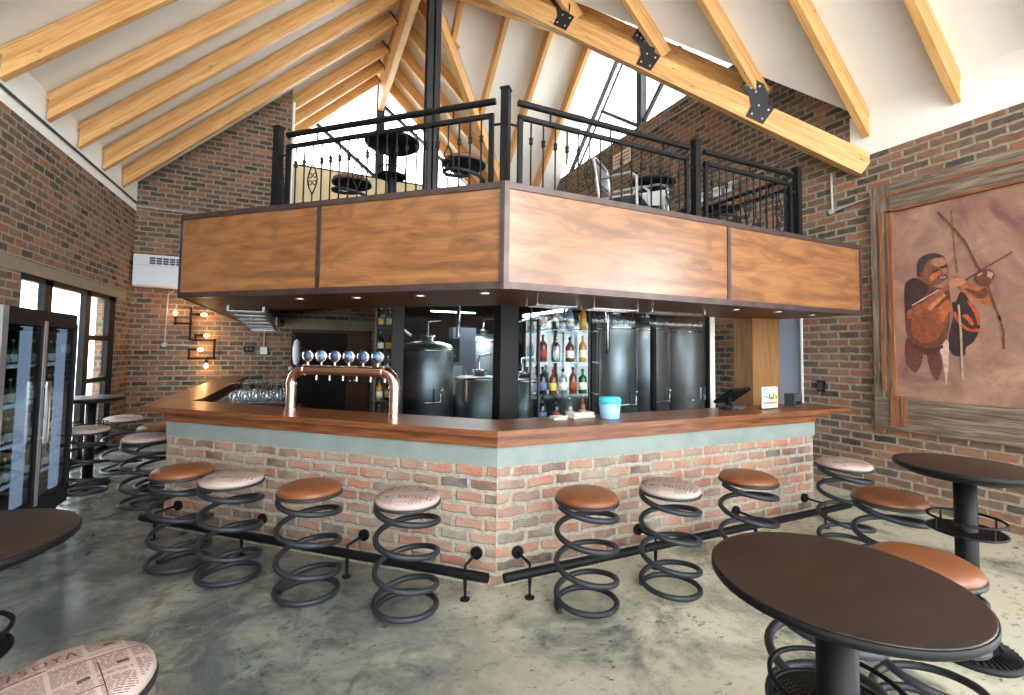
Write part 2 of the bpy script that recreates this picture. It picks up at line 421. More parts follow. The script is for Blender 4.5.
# brick back wall on the left, and the wall behind the bar
b = MB()
HW = -.39
b.slab([(XL-.05, YB, 0), (HW, YB, 0), (HW, YB, zl(HW)), (XL-.05, YB, zl(XL))], (0, .13, 0), 0, lambda p: (p[0]+p[1], p[2]))
DX0, DX1, DZ = -.25, 1.36, 2.10
b.box((HW, YB, DZ), (DX1, YB+.13, FL-.2), None, True); b.box((HW, YB, 0), (DX0, YB+.13, DZ), None, True)
b.box((DX1, YB, 0), (XR, YB+.13, FL-.2), None, True)
b.box((HW-.12, YB+.13, FL), (HW, YG, 6.3), None, True)
struct(b.build('wall_back', M['brick_wall']))
b = MB(); b.box((DX0-.15, YB-.012, DZ), (DX1+.15, YB+.05, DZ+.22)); struct(b.build('trim_3', M['lintel']))
# glazed gable: low cream wall, then glass in steel
b = MB(); SILL = 6.32
b.box((HW-.2, YG, FL-.2), (XR, YG+.12, SILL)); struct(b.build('wall_gable', M['cream']))
# right wall: brick to the eaves, plaster band in front of the cross gable, brick up to the high window
b = MB(); X0, X1 = XR, XR+.25; DY0, DY1, DH = 4.10, 5.05, 2.42; HS = 6.5
RW0, RW1, RWZ = -4.8, -.6, 3.95       # unseen opening added for more daylight, behind the camera's right shoulder
b.box((X0, YF, 0), (X1, RW0, ZE), None, True); b.box((X0, RW0, RWZ), (X1, RW1, ZE), None, True); b.box((X0, RW1, 0), (X1, DY0, ZE), None, True); b.box((X0, DY0, DH), (X1, DY1, ZE), None, True); b.box((X0, DY1, 0), (X1, YG+.2, ZE), None, True)
yy0 = CY0+(HS-ZC)/SC; yy1 = CY2-(HS-ZC)/SC
b.slab([(X0, CY0, ZE), (X0, CY0, ZC), (X0, yy0, HS), (X0, yy1, HS), (X0, CY2, ZC), (X0, YG+.2, ZE)], (.25, 0, 0), 0, lambda p: (p[1], p[2]))
struct(b.build('wall_right', M['brick_wall']))
b = MB(); b.box((XR-.006, YF, ZE), (XR+.2, CY0+.12, ZC+.02)); struct(b.build('trim_4', M['white']))
# front wall behind the camera; its wide opening and open gable are added to brighten the room
b = MB()
GX0, GX1, GZ = -2.5, 5.9, 3.95
b.box((XL, YF-.2, 0), (GX0, YF, ZE), None, True); b.box((GX1, YF-.2, 0), (XR, YF, ZE), None, True); b.box((GX0, YF-.2, GZ), (GX1, YF, ZE), None, True)
b.slab([(XL, YF, ZE), (XL, YF, ZC), (GX0, YF, zl(GX0)), (GX0, YF, ZE)], (0, -.2, 0), 0, lambda p: (p[0], p[2]))
b.slab([(XR, YF, ZE), (GX1, YF, ZE), (GX1, YF, zr(GX1)), (XR, YF, ZC)], (0, -.2, 0), 0, lambda p: (p[0], p[2]))
struct(b.build('wall_front', M['brick_wall']))

# left window: black steel frame with panes
def bars(name, lst, mat, parent=None):
    m = MB()
    for a, c in lst: m.box(a, c)
    return m.build(name, mat, parent)
x0, x1 = XL-.09, XL-.02
w = bars('window_1', [((x0, WY0, 0), (x1, WY0+.07, WZ)), ((x0, 7.50, 0), (x1, 7.68, WZ)), ((x0, 8.67, 0), (x1, 8.84, WZ)), ((x0, 9.55, 0), (x1, WY1, WZ)),
    ((x0, WY0, WZ-.07), (x1, WY1, WZ)), ((x0, WY0, 0), (x1, WY1, .08)), ((x0, 8.84, 1.78), (x1, 9.55, 1.86)), ((x0, 8.84, 1.13), (x1, 9.55, 1.20))], M['black'])
struct(w)
m = MB()
for y0, y1 in ((WY0+.07, 7.50), (7.68, 8.67), (8.84, 9.55)): m.box((XL-.058, y0, .08), (XL-.052, y1, WZ-.07))
m.build('window_glass', M['glass'], w)
b = MB(); b.box((XL-.86, 11.62, -.17), (XL-.72, 12.7, 3.4), None, True); struct(tag(b.build('pillar_outside', M['brick_wall']), 'brick pier standing outside the left window', 'pillar'))
# gable window
GY = YG+.06
def zgl(x): return min(zl(x), zr(x)) - .02
w = MB()
def strut(m, a, c, r):
    m.box((0, -r, -r), ((V(c)-V(a)).length, r, r), beam_matrix(a, c, (0, 1, 0)))
strut(w, (RX+.02, GY, SILL), (RX+.02, GY, ZR-.1), .11); strut(w, (HW-.1, GY, SILL+.03), (XR-.1, GY, SILL+.03), .03)
strut(w, (.05, GY, zgl(.05)), (1.62, GY, SILL+.05), .045); strut(w, (RX+.1, GY, 8.4), (4.6, GY, SILL+.05), .04); strut(w, (HW-.08, GY, SILL), (HW-.08, GY, zgl(HW)), .03)
w = struct(w.build('window_2', M['steel']))
m = MB(); m.slab([(HW-.1, GY, SILL), (XR-1.9, GY, SILL), (RX, GY, ZR-.05), (HW-.1, GY, zgl(HW-.1))], (0, .006, 0)); m.build('window_glass', M['glass'], w)
# high window in the cross gable
w = MB(); GX = XR+.08
strut(w, (GX, 7.52, HS), (GX, 7.52, zn(7.52)-.05), .075)
strut(w, (GX, yy1-.35, HS), (GX, CYC+.05, zf(CYC+.35)), .04); strut(w, (GX, yy1-.75, HS), (GX, CYC+.05, zf(CYC+.75)), .02)
strut(w, (GX, 8.95, 7.55), (GX, 7.58, HS+.05), .035); strut(w, (GX, 7.45, 6.6), (GX, 6.4, 7.6), .035); strut(w, (GX, yy0, HS+.03), (GX, yy1, HS+.03), .03)
w = struct(w.build('window_3', M['steel']))
m = MB(); m.slab([(GX, yy0, HS), (GX, yy1, HS), (GX, CYC, ZR-.05)], (.006, 0, 0)); m.build('window_glass', M['glass'], w)
# frames of the unseen openings added behind the camera
w = MB()
for i in range(5):
    x = GX0+(GX1-GX0)*i/4; w.box((x-.04, YF-.14, 0), (x+.04, YF-.06, GZ))
w.box((GX0, YF-.14, GZ-.08), (GX1, YF-.06, GZ)); w.box((GX0, YF-.14, 2.3), (GX1, YF-.06, 2.38))
w = struct(w.build('window_added_front', M['black']))
w = MB()
for i in range(5):
    y = FW0+(FW1-FW0)*i/4; w.box((XL-.17, y-.04, 0), (XL-.1, y+.04, 2.6))
w.box((XL-.17, FW0, 2.52), (XL-.1, FW1, 2.6)); struct(w.build('window_added_left', M['black']))
w = MB()
for i in range(5):
    y = RW0+(RW1-RW0)*i/4; w.box((XR+.1, y-.04, 0), (XR+.17, y+.04, RWZ))
w.box((XR+.1, RW0, RWZ-.08), (XR+.17, RW1, RWZ)); struct(w.build('window_added_right', M['black']))
# doors
b = MB(); b.box((XR+.05, DY0, 0), (XR+.09, DY1, DH)); d = struct(b.build('door_1', M['bluedoor']))
b = MB(); b.box((XR-.012, DY0-.01, 0), (XR+.1, DY0+.015, DH)); b.box((XR-.012, DY0, DH-.03), (XR+.1, DY1, DH)); b.build('door_frame', M['white'], d)
b = MB(); b.box((DX0, YB+.07, 0), (DX0+.06, YB+.13, DZ)); b.box((DX0, YB+.07, DZ-.06), (DX1, YB+.13, DZ)); b.box((DX1-.06, YB+.07, 0), (DX1, YB+.13, DZ)); d = struct(b.build('door_2', M['doorwood']))
b = MB(); b.box((.86, YB+.02, 0), (1.30, YB+.06, DZ-.06)); b.build('door_leaf', M['doorwood'], d)
b = MB(); b.tube([(.92, YB-.02, 1.0), (.92, YB-.02, 1.02), (1.05, YB-.02, 1.02)], .012, 6); b.build('door_handle', M['chrome'], d)
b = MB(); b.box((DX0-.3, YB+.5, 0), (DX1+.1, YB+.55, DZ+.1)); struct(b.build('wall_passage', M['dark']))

# mezzanine floor, canopy soffit
mz = MB()
pc = corner(-.04, XP, YP); pl = on_left(3.12, -.04, XP, YP)
mz.prism([(HW, 4.45), (pc.x, pc.y), (5.47, pc.y), (5.47, YG), (HW, YG)], FL-.2, FL)
struct(mz.build('mezzanine_floor', M['dark']))
sf = MB(); TH = .03
cin = corner(-1.15, XP, YP); lin = on_left(3.12, -1.15, XP, YP); lout = on_left(3.12, -.03, XP, YP); cout = corner(-.03, XP, YP)
jl = V((HW-.03, 0, 0)); k = NL.dot(V((XP, YP, 0)))+1.15; jl.y = (k-NL.x*jl.x)/NL.y
sf.prism([(lout.x, lout.y), (cout.x, cout.y), (cin.x, cin.y), (jl.x, jl.y)], ZP0+.004, ZP0+TH, 0, DL)
sf.prism([(cout.x, cout.y), (5.48, cout.y), (5.48, YP+1.05), (cin.x, cin.y)], ZP0+.004, ZP0+TH)
sf.prism([(lout.x, lout.y), (jl.x, jl.y), (jl.x, YB), (lout.x, YB)], ZP0+.004, ZP0+TH, 0, (0, 1, 0))
# inner and end returns of the canopy box
sf.prism([(cin.x, cin.y), (jl.x, jl.y), (jl.x+.03, jl.y+.02), (cin.x+.03, cin.y+.02)], ZP0+.004, FL-.2)
sf.prism([(cin.x, cin.y), (5.48, YP+1.05), (5.48, YP+1.08), (cin.x+.03, cin.y+.03)], ZP0+.004, FL-.2)
sf.box((5.45, YP+.06, ZP0+.004), (5.48, YG, ZP1-.03)); sf.box((lout.x, lout.y, ZP0+.004), (lout.x+.03, YB, ZP1-.03))
sf.prism([(lout.x, lout.y), (on_left(2.12, -.04, XP, YP).x, on_left(2.12, -.04, XP, YP).y), (HW, YB), (lout.x, YB)], ZP1-.06, ZP1-.03)
struct(sf.build('canopy_soffit', M['soffit']))

# ------------------------------------------------------------------ wood panels of the mezzanine front
def strip_left(s0, s1, d0, d1, z0, z1, m, x0=XP, y0=YP):
    P = [on_left(s1, d0, x0, y0), on_left(s0, d0, x0, y0), on_left(s0, d1, x0, y0), on_left(s1, d1, x0, y0)]
    m.prism([(p.x, p.y) for p in P], z0, z1, 0, DL)
SJ = 1.585; SE = 3.12
FRZ0, FRZ1 = ZP0, ZP1
def panel_obj(name, make, label):
    m = MB(); make(m); return tag(m.build(name, M['panel'], None, None, .004), label, 'wood panel', 'wood panels along the balcony front')
panel_obj('fascia_board', lambda m: strip_left(SJ+.02, SE-.03, -.03, -.004, ZP0+.05, ZP1-.045, m), 'varnished wood balcony panel at the far left, above the wall lights')
panel_obj('fascia_board', lambda m: strip_left(.02, SJ-.02, -.03, -.004, ZP0+.05, ZP1-.045, m), 'darkly grained wood balcony panel above the copper beer tap arch')
panel_obj('fascia_board', lambda m: m.prism([(XP+.03, YP+.004), (3.455, YP+.004), (3.455, YP+.03), (XP+.03, YP+.03)], ZP0+.05, ZP1-.045), 'pale sunlit wood balcony panel above the liquor shelves')
panel_obj('fascia_board', lambda m: m.prism([(3.495, YP+.004), (5.47, YP+.004), (5.47, YP+.03), (3.495, YP+.03)], ZP0+.05, ZP1-.045), 'wood balcony panel at the right end, above the wooden pillar')
fr = MB()
for z0, z1 in ((ZP0, ZP0+.05), (ZP1-.045, ZP1)):
    strip_left(0, SE, -.06, .008, z0, z1, fr)
    fr.prism([(XP, YP-.008), (5.51, YP-.008), (5.51, YP+.06), (XP+.03, YP+.06)], z0, z1)
for s0, s1 in ((SJ-.02, SJ+.02), (SE-.03, SE)): strip_left(s0, s1, -.05, .006, ZP0, ZP1, fr)
for xa, xb in ((3.455, 3.495), (5.47, 5.51)): fr.box((xa, YP-.006, ZP0), (xb, YP+.05, ZP1))
c0 = corner(.012, XP, YP); a = on_left(.03, .012, XP, YP); e = on_left(.03, -.05, XP, YP)
fr.prism([(a.x, a.y), (c0.x, c0.y), (XP+.035, YP-.012), (XP+.035, YP+.05), (e.x, e.y)], ZP0-.004, ZP1+.004)
struct(tag(fr.build('trim_5', M['steel_raw']), 'dark steel edging framing the wood balcony panels', 'trim'))

# downlights
def downlight(x, y, label):
    t = thing('downlight', label, 'downlight', (x, y, ZP0+.004), 0, 'downlights in the canopy soffit')
    m = MB(); m.lathe([(.032, -.002), (.045, -.006), (.048, 0)], 16); m.build('ring', M['chrome'], t)
    m = MB(); m.lathe([(1e-6, -.003), (.032, -.002)], 16); m.build('lens', M['lens'], t)
for x, y, l in ((-.047, 4.47, 'small round downlight in the soffit, first from the left'), (.401, 4.109, 'small round downlight in the soffit, second from the left'),
                (.849, 3.673, 'small round downlight in the soffit, right of the copper arch'), (1.25, 3.25, 'small round downlight in the soffit by the balcony corner'),
                (3.906, 3.195, 'small round downlight in the soffit before the wooden pillar'), (4.434, 3.124, 'small round downlight in the soffit just right of the wooden pillar'),
                (5.1, 3.2, 'small round downlight in the soffit nearest the right end')):
    downlight(x, y, l)

# ------------------------------------------------------------------ roof timbers
RB = 4.38                                    # rafter underside height at the wall
DEP = .34
def rafter(name, a, c, th, dep, label, group, notch=True, cat='rafter'):
    """a = wall end, c = ridge end: points on the underside line"""
    mat = beam_matrix(a, c); L = (V(c)-V(a)).length
    o_m = MB(); o_m.box((0, -th/2, 0), (L, th/2, dep))
    if notch:                                 # cut the tip plumb and step its top
        k = abs((V(c)-V(a)).normalized().z); run = dep*k/math.sqrt(max(1e-6, 1-k*k))
        o_m = MB(); off = random.uniform(0, 30)
        prof = [(0, 0), (L, 0), (L, dep), (run*.86, dep), (run*.66, dep*.78), (run*.80, dep*.74)]
        A = [V((x, -th/2, z)) for x, z in prof]
        o_m.slab(A, (0, th, 0), 0, lambda p: (p[0]+off, p[2]+p[1]+off))
    o = o_m.build(name, M['pine']); o.matrix_world = mat
    if 'left' in group:
        h = MB(); h.box((L-.03, -th/2-.006, -.05), (L+.004, th/2+.006, dep+.04)); h.build('hanger_plate', M['plate'], o)
    return tag(o, label, cat, group)
dd = DEP/math.sqrt(1+SL*SL)*.98
def zlb(x): return RB + SL*(x-XL)
names_l = ['first', 'second', 'third', 'fourth', 'fifth']
left_y = [3.5, 4.42, 5.35]
for y in left_y:
    rafter('rafter', (XL+.02, y, zlb(XL+.02)), (RX-.06, y, zlb(RX-.06)), .09, dd, 'pine rafter of the left slope overhead, nearer than the first one whose foot shows', 'left rafters overhead')
for k, y in enumerate((6.29, 7.22, 8.05, 8.89, 9.70)):
    rafter('rafter', (XL+.02, y, zlb(XL+.02)), (RX-.06, y, zlb(RX-.06)), .09, dd,
           'pine rafter on the left slope, %s along the white eaves band counting from the camera' % names_l[k], 'left rafters with feet on the eaves')
for k, y in enumerate((10.72, 11.45, 12.1)):
    rafter('rafter', (HW-.5, y, zlb(HW-.5)), (RX-.06, y, zlb(RX-.06)), .09, dd,
           'pine rafter behind the brick wall end, %s before the left gable glass' % ('nearest the wall', 'the middle one', 'the last')[k], 'left rafters behind the brick wall', False)
SRb = (zlb(RX)-RB)/(XR-RX)
def zrb(x): return RB + .03 + SRb*(XR-x)
for y in (.6, 1.49):
    rafter('rafter', (XR-.02, y, zrb(XR-.02)), (RX+.06, y, zrb(RX+.06)), .09, dd, 'pine rafter of the right slope overhead, beyond the picture edge', 'right rafters overhead')
for y, l in ((2.375, 'pine rafter on the right slope nearest the picture corner, above the painting'), (3.24, 'pine rafter on the right slope landing on the eaves beside the big slanting beam')):
    rafter('rafter', (XR-.02, y, zrb(XR-.02)), (RX+.06, y, zrb(RX+.06)), .075, dd, l, 'right rafters with feet on the eaves')
def val_x(y): return XR - (y-CY0)*(XR-RX)/(CYC-CY0)     # near valley in plan
for y, l in ((4.12, 'pine rafter landing on the big beam at the lowest gusset plate'), (5.02, 'pine rafter landing on the big beam at the middle gusset plate'),
             (5.95, 'pine rafter landing on the big beam at the highest gusset plate'), (6.85, 'pine rafter landing on the big beam near the ridge, above the top of the picture')):
    x = val_x(y)+.02
    rafter('jack_rafter', (x, y, zrb(x)), (RX+.06, y, zrb(RX+.06)), .075, dd, l, 'rafters landing on the big beam', False)
# rafters of the cross gable, far slope (seen from below between the beams) and near slope
def far_y(x): return CY2 - (XR-x)*(CY2-CYC)/(XR-RX)
def zfb(y): return RB+.03 + (zlb(RX)-RB)/(CY2-CYC)*(CY2-y)
def znb(y): return RB+.03 + (zlb(RX)-RB)/(CYC-CY0)*(y-CY0)
for x, l in ((5.6, 'slim pine rafter on the far slope next to the high gable glass'), (4.6, 'slim pine rafter on the far slope, second from the high gable glass'),
             (3.58, 'slim pine rafter on the far slope, third from the high gable glass'), (2.6, 'slim pine rafter on the far slope nearest the main ridge')):
    y0 = far_y(x)-.12
    rafter('cross_rafter', (x, y0, zfb(y0)), (x, CYC+.05, zfb(CYC+.05)), .09, dd, l, 'rafters on the far cross slope', False)
for x, l in ((4.0, 'pine rafter behind the big beam on the near cross slope, nearer the right wall'), (3.1, 'pine rafter behind the big beam on the near cross slope, nearer the ridge')):
    y0 = CY0 + (XR-x)*(CYC-CY0)/(XR-RX)+.66
    rafter('cross_rafter', (x, y0, znb(y0)), (x, CYC-.05, znb(CYC-.05)), .09, dd, l, 'rafters on the near cross slope', False)
def vrb(y): return CY2 - (CY2-y)
for y, l in ((9.0, 'short pine rafter right of the ridge, nearest the steel column'), (9.85, 'short pine rafter right of the ridge, second behind the steel column'),
             (10.7, 'short pine rafter right of the ridge, third behind the steel column'), (11.55, 'short pine rafter right of the ridge, fourth behind the steel column'),
             (12.3, 'short pine rafter right of the ridge against the gable glass')):
    x = RX + (y-CYC)*(XR-RX)/(CY2-CYC)-.10
    rafter('jack_rafter', (x, y, zrb(x)), (RX+.06, y, zrb(RX+.06)), .09, dd, l, 'short rafters right of the ridge', False)
def beam(name, a, c, th, dep, label, cat='beam', up=(0, 0, 1)):
    m = MB(); L = (V(c)-V(a)).length; m.box((0, -th/2, 0), (L, th/2, dep)); o = m.build(name, M['pine'], None, None, .004)
    o.matrix_world = beam_matrix(a, c, up); return tag(o, label, cat)
beam('ridge_beam', (RX, YF, 8.15), (RX, 12.45, 8.15), .13, .96, 'long pine ridge beam running under the roof peak to the gable glass')
beam('cross_ridge_beam', (RX+.08, CYC, 8.3), (XR-.02, CYC, 8.3), .10, .4, 'pine ridge beam of the cross gable behind the big slanting beam')
vb0, vb1 = V((6.30, 3.33, 3.97)), V((RX+.06, 7.95-.06, 4.07+.99*4.58))
beam('valley_beam', vb0, vb1, .14, .27, 'big laminated pine beam slanting down to the right wall, with steel plates')
beam('valley_beam', V((6.28, 12.5, 4.2)), V((RX+.06, CYC+.06, 8.45)), .12, .27, 'far pine valley beam slanting down behind the balcony corner post')
# second timber just behind the big beam
beam('valley_board', vb0.lerp(vb1, .165)+V((.24, .24, .49)), vb1+V((.24, .24, .44)), .05, .30, 'dark pine board running parallel behind the big slanting beam')
# gusset plates on the big beam's near face
vm = beam_matrix(vb0, vb1)
for (q, l) in ((V((3.62, 6.01, 7.117)), 'black steel gusset plate on the big beam at the top of the picture'), (V((4.542, 5.088, 6.245)), 'black steel gusset plate at the middle of the big beam'),
               (V((5.541, 4.089, 5.179)), 'black steel gusset plate lowest on the big beam')):
    lx = (vm.inverted() @ q).x - .10
    t = thing('gusset_plate', l, 'steel plate', (0, 0, 0), 0, 'gusset plates on the big beam'); t.matrix_world = vm @ Matrix.Translation((lx, 0, 0))
    m = MB(); fy = .077 if (vm @ V((0, .1, 0)) - vm.translation).y < 0 else -.077; s = 1 if fy > 0 else -1
    poly = [(-.13, .03), (.12, .03), (.14, .17), (.24, .27), (.42, .33), (.41, .49), (.18, .48), (.03, .38), (-.02, .27), (-.13, .26)]
    m.slab([(x, fy, z) for x, z in poly], (0, .012*s, 0)); m.build('plate', M['plate'], t)
    m = MB()
    for x, z in ((-.08, .08), (.07, .08), (-.08, .21), (.06, .21), (.20, .35), (.20, .43), (.28, .37), (.28, .45), (.36, .38), (.36, .45)):
        m.lathe([(.013, -.006), (.013, .006)], 8, (0, 0, 0), 0, False, Matrix.Translation((x, fy+.014*s, z)) @ Matrix.Rotation(PI/2, 4, 'X'))
    m.build('rivets', M['bolt'], t)

# upper steel column carrying the ridge
t = thing('steel_column', 'tall black steel column rising from the balcony to the ridge beam', 'column', (RX, 6.8, FL))
m = MB(); s = .10
m.box((-s, -s, 0), (s, -s+.02, 5.29)); m.box((-s, s-.02, 0), (s, s, 5.29)); m.box((-.012, -s, 0), (.012, s, 5.29)); m.build('column_shaft', M['steel'], t)
m = MB(); m.box((-.14, -.14, 0), (.14, .14, .02)); m.build('base_plate', M['steel'], t)

# ------------------------------------------------------------------ railing
ZH, ZL_ = 3.53, 3.425
def scroll(m, x, z0, z1):
    zc = (z0+z1)/2-.04; h = .13
    m.tube([(x, 0, z1), (x, 0, zc+h)], .006, 5); m.tube([(x, 0, z0), (x, 0, zc-h)], .006, 5)
    for sg in (-1, 1):
        m.tube([(x+sg*.048*sin(PI*i/8)*(1 if i < 5 else .9), 0, zc-h+2*h*i/8) for i in range(9)], .006, 5)
        for zz in (.03, -.03):
            m.tube([(x+sg*(.022+.017*cos(a)), 0, zc+zz+.02*sin(a)) for a in [2*PI*i/9 for i in range(10)]], .004, 5)
def baluster(m, x, z0, z1, kz):
    m.tube([(x, 0, z0), (x, 0, z0+.012), (x, 0, z0+.03)], [.016, .016, .008], 6)
    m.tube([(x, 0, z0), (x, 0, z1)], .007, 6)
    m.lathe([(.007, kz-.035), (.017, kz-.022), (.012, kz-.004), (.018, kz+.012), (.007, kz+.03)], 8, (x, 0, 0))
def rail_section(label, a, c, n, scrolls, post_a, post_c):
    L = (V(c)-V(a)).length; ang = math.atan2(c[1]-a[1], c[0]-a[0])
    t = thing('balcony_railing', label, 'railing', (a[0], a[1], ZP1), ang, 'black railings on the balcony')
    z = lambda v: v-ZP1
    m = MB(); m.tube([(.10, 0, z(ZH)), (L-.08, 0, z(ZH))], .024, 10); m.build('handrail', M['black'], t)
    m = MB()
    m.box((.10, -.014, z(ZL_)-.016), (L-.09, .014, z(ZL_)+.016)); m.box((.10, -.014, 0), (.135, .014, z(ZL_))); m.box((L-.125, -.014, 0), (L-.09, .014, z(ZL_)))
    for q in (.2, .5, .8): m.tube([(L*q, 0, z(ZL_)), (L*q, 0, z(ZH))], .008, 6)
    for xx in (.05, L-.05): m.tube([(xx-.06, 0, z(ZL_)-.07), (xx+.06, 0, z(ZL_)-.07)], .01, 6)
    m.build('panel_frame', M['black'], t)
    for i in range(n):
        x = .135+(L-.26)*(i+.7)/(n+.4); m = MB()
        if i in scrolls: scroll(m, x, 0, z(ZL_)-.016); m.build('scroll', M['black'], t)
        else: baluster(m, x, 0, z(ZL_)-.016, .36); m.build('baluster', M['black'], t)
    for flag, x in ((post_a, 0), (post_c, L)):
        if flag:
            m = MB(); m.box((x-.03, -.03, -.02), (x+.03, .03, z(3.60))); m.box((x-.036, -.036, z(3.60)), (x+.036, .036, z(3.615))); m.build('post', M['black'], t)
    return t
pcor = corner(-.05, XP, YP); pleft = on_left(2.09, -.05, XP, YP)
rail_section('left black balcony railing with scrolls, in front of the gable glass', (pleft.x, pleft.y), (pcor.x, pcor.y), 20, (2, 7, 16), True, True)
rail_section('black balcony railing right of the corner post', (pcor.x, pcor.y), (3.13, YP+.05), 15, (5, 13), False, True)
rail_section('black balcony railing at the far right end', (3.13, YP+.05), (4.52, YP+.05), 12, (5, 10), False, True)
rail_section('short return railing from the right end post back into the balcony', (4.52, YP+.05), (4.52, YP+1.6), 10, (2, 6), False, True)
rail_section('return railing from the left end post back to the brick wall', (pleft.x, pleft.y), (HW+.03, YB-.05), 40, (2, 7, 16), False, False)

# ------------------------------------------------------------------ bar counter
LE = 3.34
t = thing('bar_counter', 'brick bar counter with a grey-green cement band under the worktop', 'bar counter', (XB, YBAR, 0))
def wing(m, d0, d1, z0, z1, le, re, le2=None):
    a, bb = corner(d0), corner(d1); l0, l1 = on_left(le, d0), on_left(le2 if le2 is not None else le, d1)
    m.prism([(l0.x, l0.y), (a.x, a.y), (bb.x, bb.y), (l1.x, l1.y)], z0, z1, 0, DL)
    m.prism([(a.x, a.y), (re, YBAR-d0), (re, YBAR-d1), (bb.x, bb.y)], z0, z1)
m = MB(); wing(m, -.006, -.28, 0, .8592, LE, 4.94)
p = on_left(LE, -.006); q = on_left(LE-.1, -.28)
m.prism([(p.x, p.y), (p.x+.25, p.y-.02), (p.x+.25, YB), (p.x, YB)], 0, .8592)
m.build('brick_base', M['brick_bar'], t, (XB, YBAR, 0)).location = (0, 0, 0)
m = MB(); wing(m, 0, -.29, .8592, 1.0, LE+.008, 4.965)
m.prism([(p.x-.006, p.y), (p.x+.26, p.y-.02), (p.x+.26, YB), (p.x-.006, YB)], .8592, 1.0)
m.build('cement_band', M['cement'], t, (XB, YBAR, 0), .006).location = (0, 0, 0)
t = thing('worktop', 'long reddish hardwood worktop wrapping the whole brick bar', 'worktop', (XB, YBAR, 1.0))
def wing_top(m, d0, d1, z0, z1, ext, re):
    wing(m, d0, d1, z0, z1, LE+ext, re)
    p = on_left(LE+ext, d0); r = on_left(LE+ext, d1)
    m.prism([(p.x, p.y), (r.x, r.y), (-1.03+d0*.2, r.y+.25), (-1.03+d0*.2, YB), (p.x, YB)], z0, z1, 0, (0, 1, 0))
m = MB(); wing_top(m, .055, -.46, 1.083, 1.128, .30, 5.52); m.build('top_board', M['counter'], t, (XB, YBAR, 1.0), .005).location = (0, 0, 0)
m = MB(); wing_top(m, .015, -.42, 1.0, 1.083, .04, 4.97); m.build('under_board', M['counter'], t, (XB, YBAR, 1.0), .004).location = (0, 0, 0)
# foot rails
def foot_rail(label, a, c, n_off, brackets):
    t = thing('foot_rail', label, 'foot rail', (a[0], a[1], 0), 0, 'black foot rails along the bar'); a = V(a); A = V((0, 0, .17)); B = V(c)-a+V((0, 0, .17)); nn = V(n_off)
    m = MB(); m.tube([A, B], .032, 12); m.build('rail', M['black'], t)
    for f in brackets:
        p = A.lerp(B, f); m = MB()
        m.tube([p, p+V((0, 0, .06)), p+V((0, 0, .06))+nn*.212], .011, 6)
        m.tube([p+V((0, 0, .06))+nn*.192, p+V((0, 0, .06))+nn*.212], .045, 14)
        m.tube([p, V((p.x, p.y, .008))], [.018, .008], 6); m.lathe([(.035, 0), (.035, .008), (.02, .012)], 12, (p.x, p.y, 0)); m.build('bracket', M['black'], t)
a = on_left(3.3, .212); c = on_left(-.02, .212)
foot_rail('black foot rail along the left side of the bar', a, c, NL, (.05, .35, .66, .95))
foot_rail('black foot rail along the right side of the bar', (1.285, YBAR-.215, 0), (5.15, YBAR-.215, 0), (0, 1, 0), (.05, .34, .64, .90))

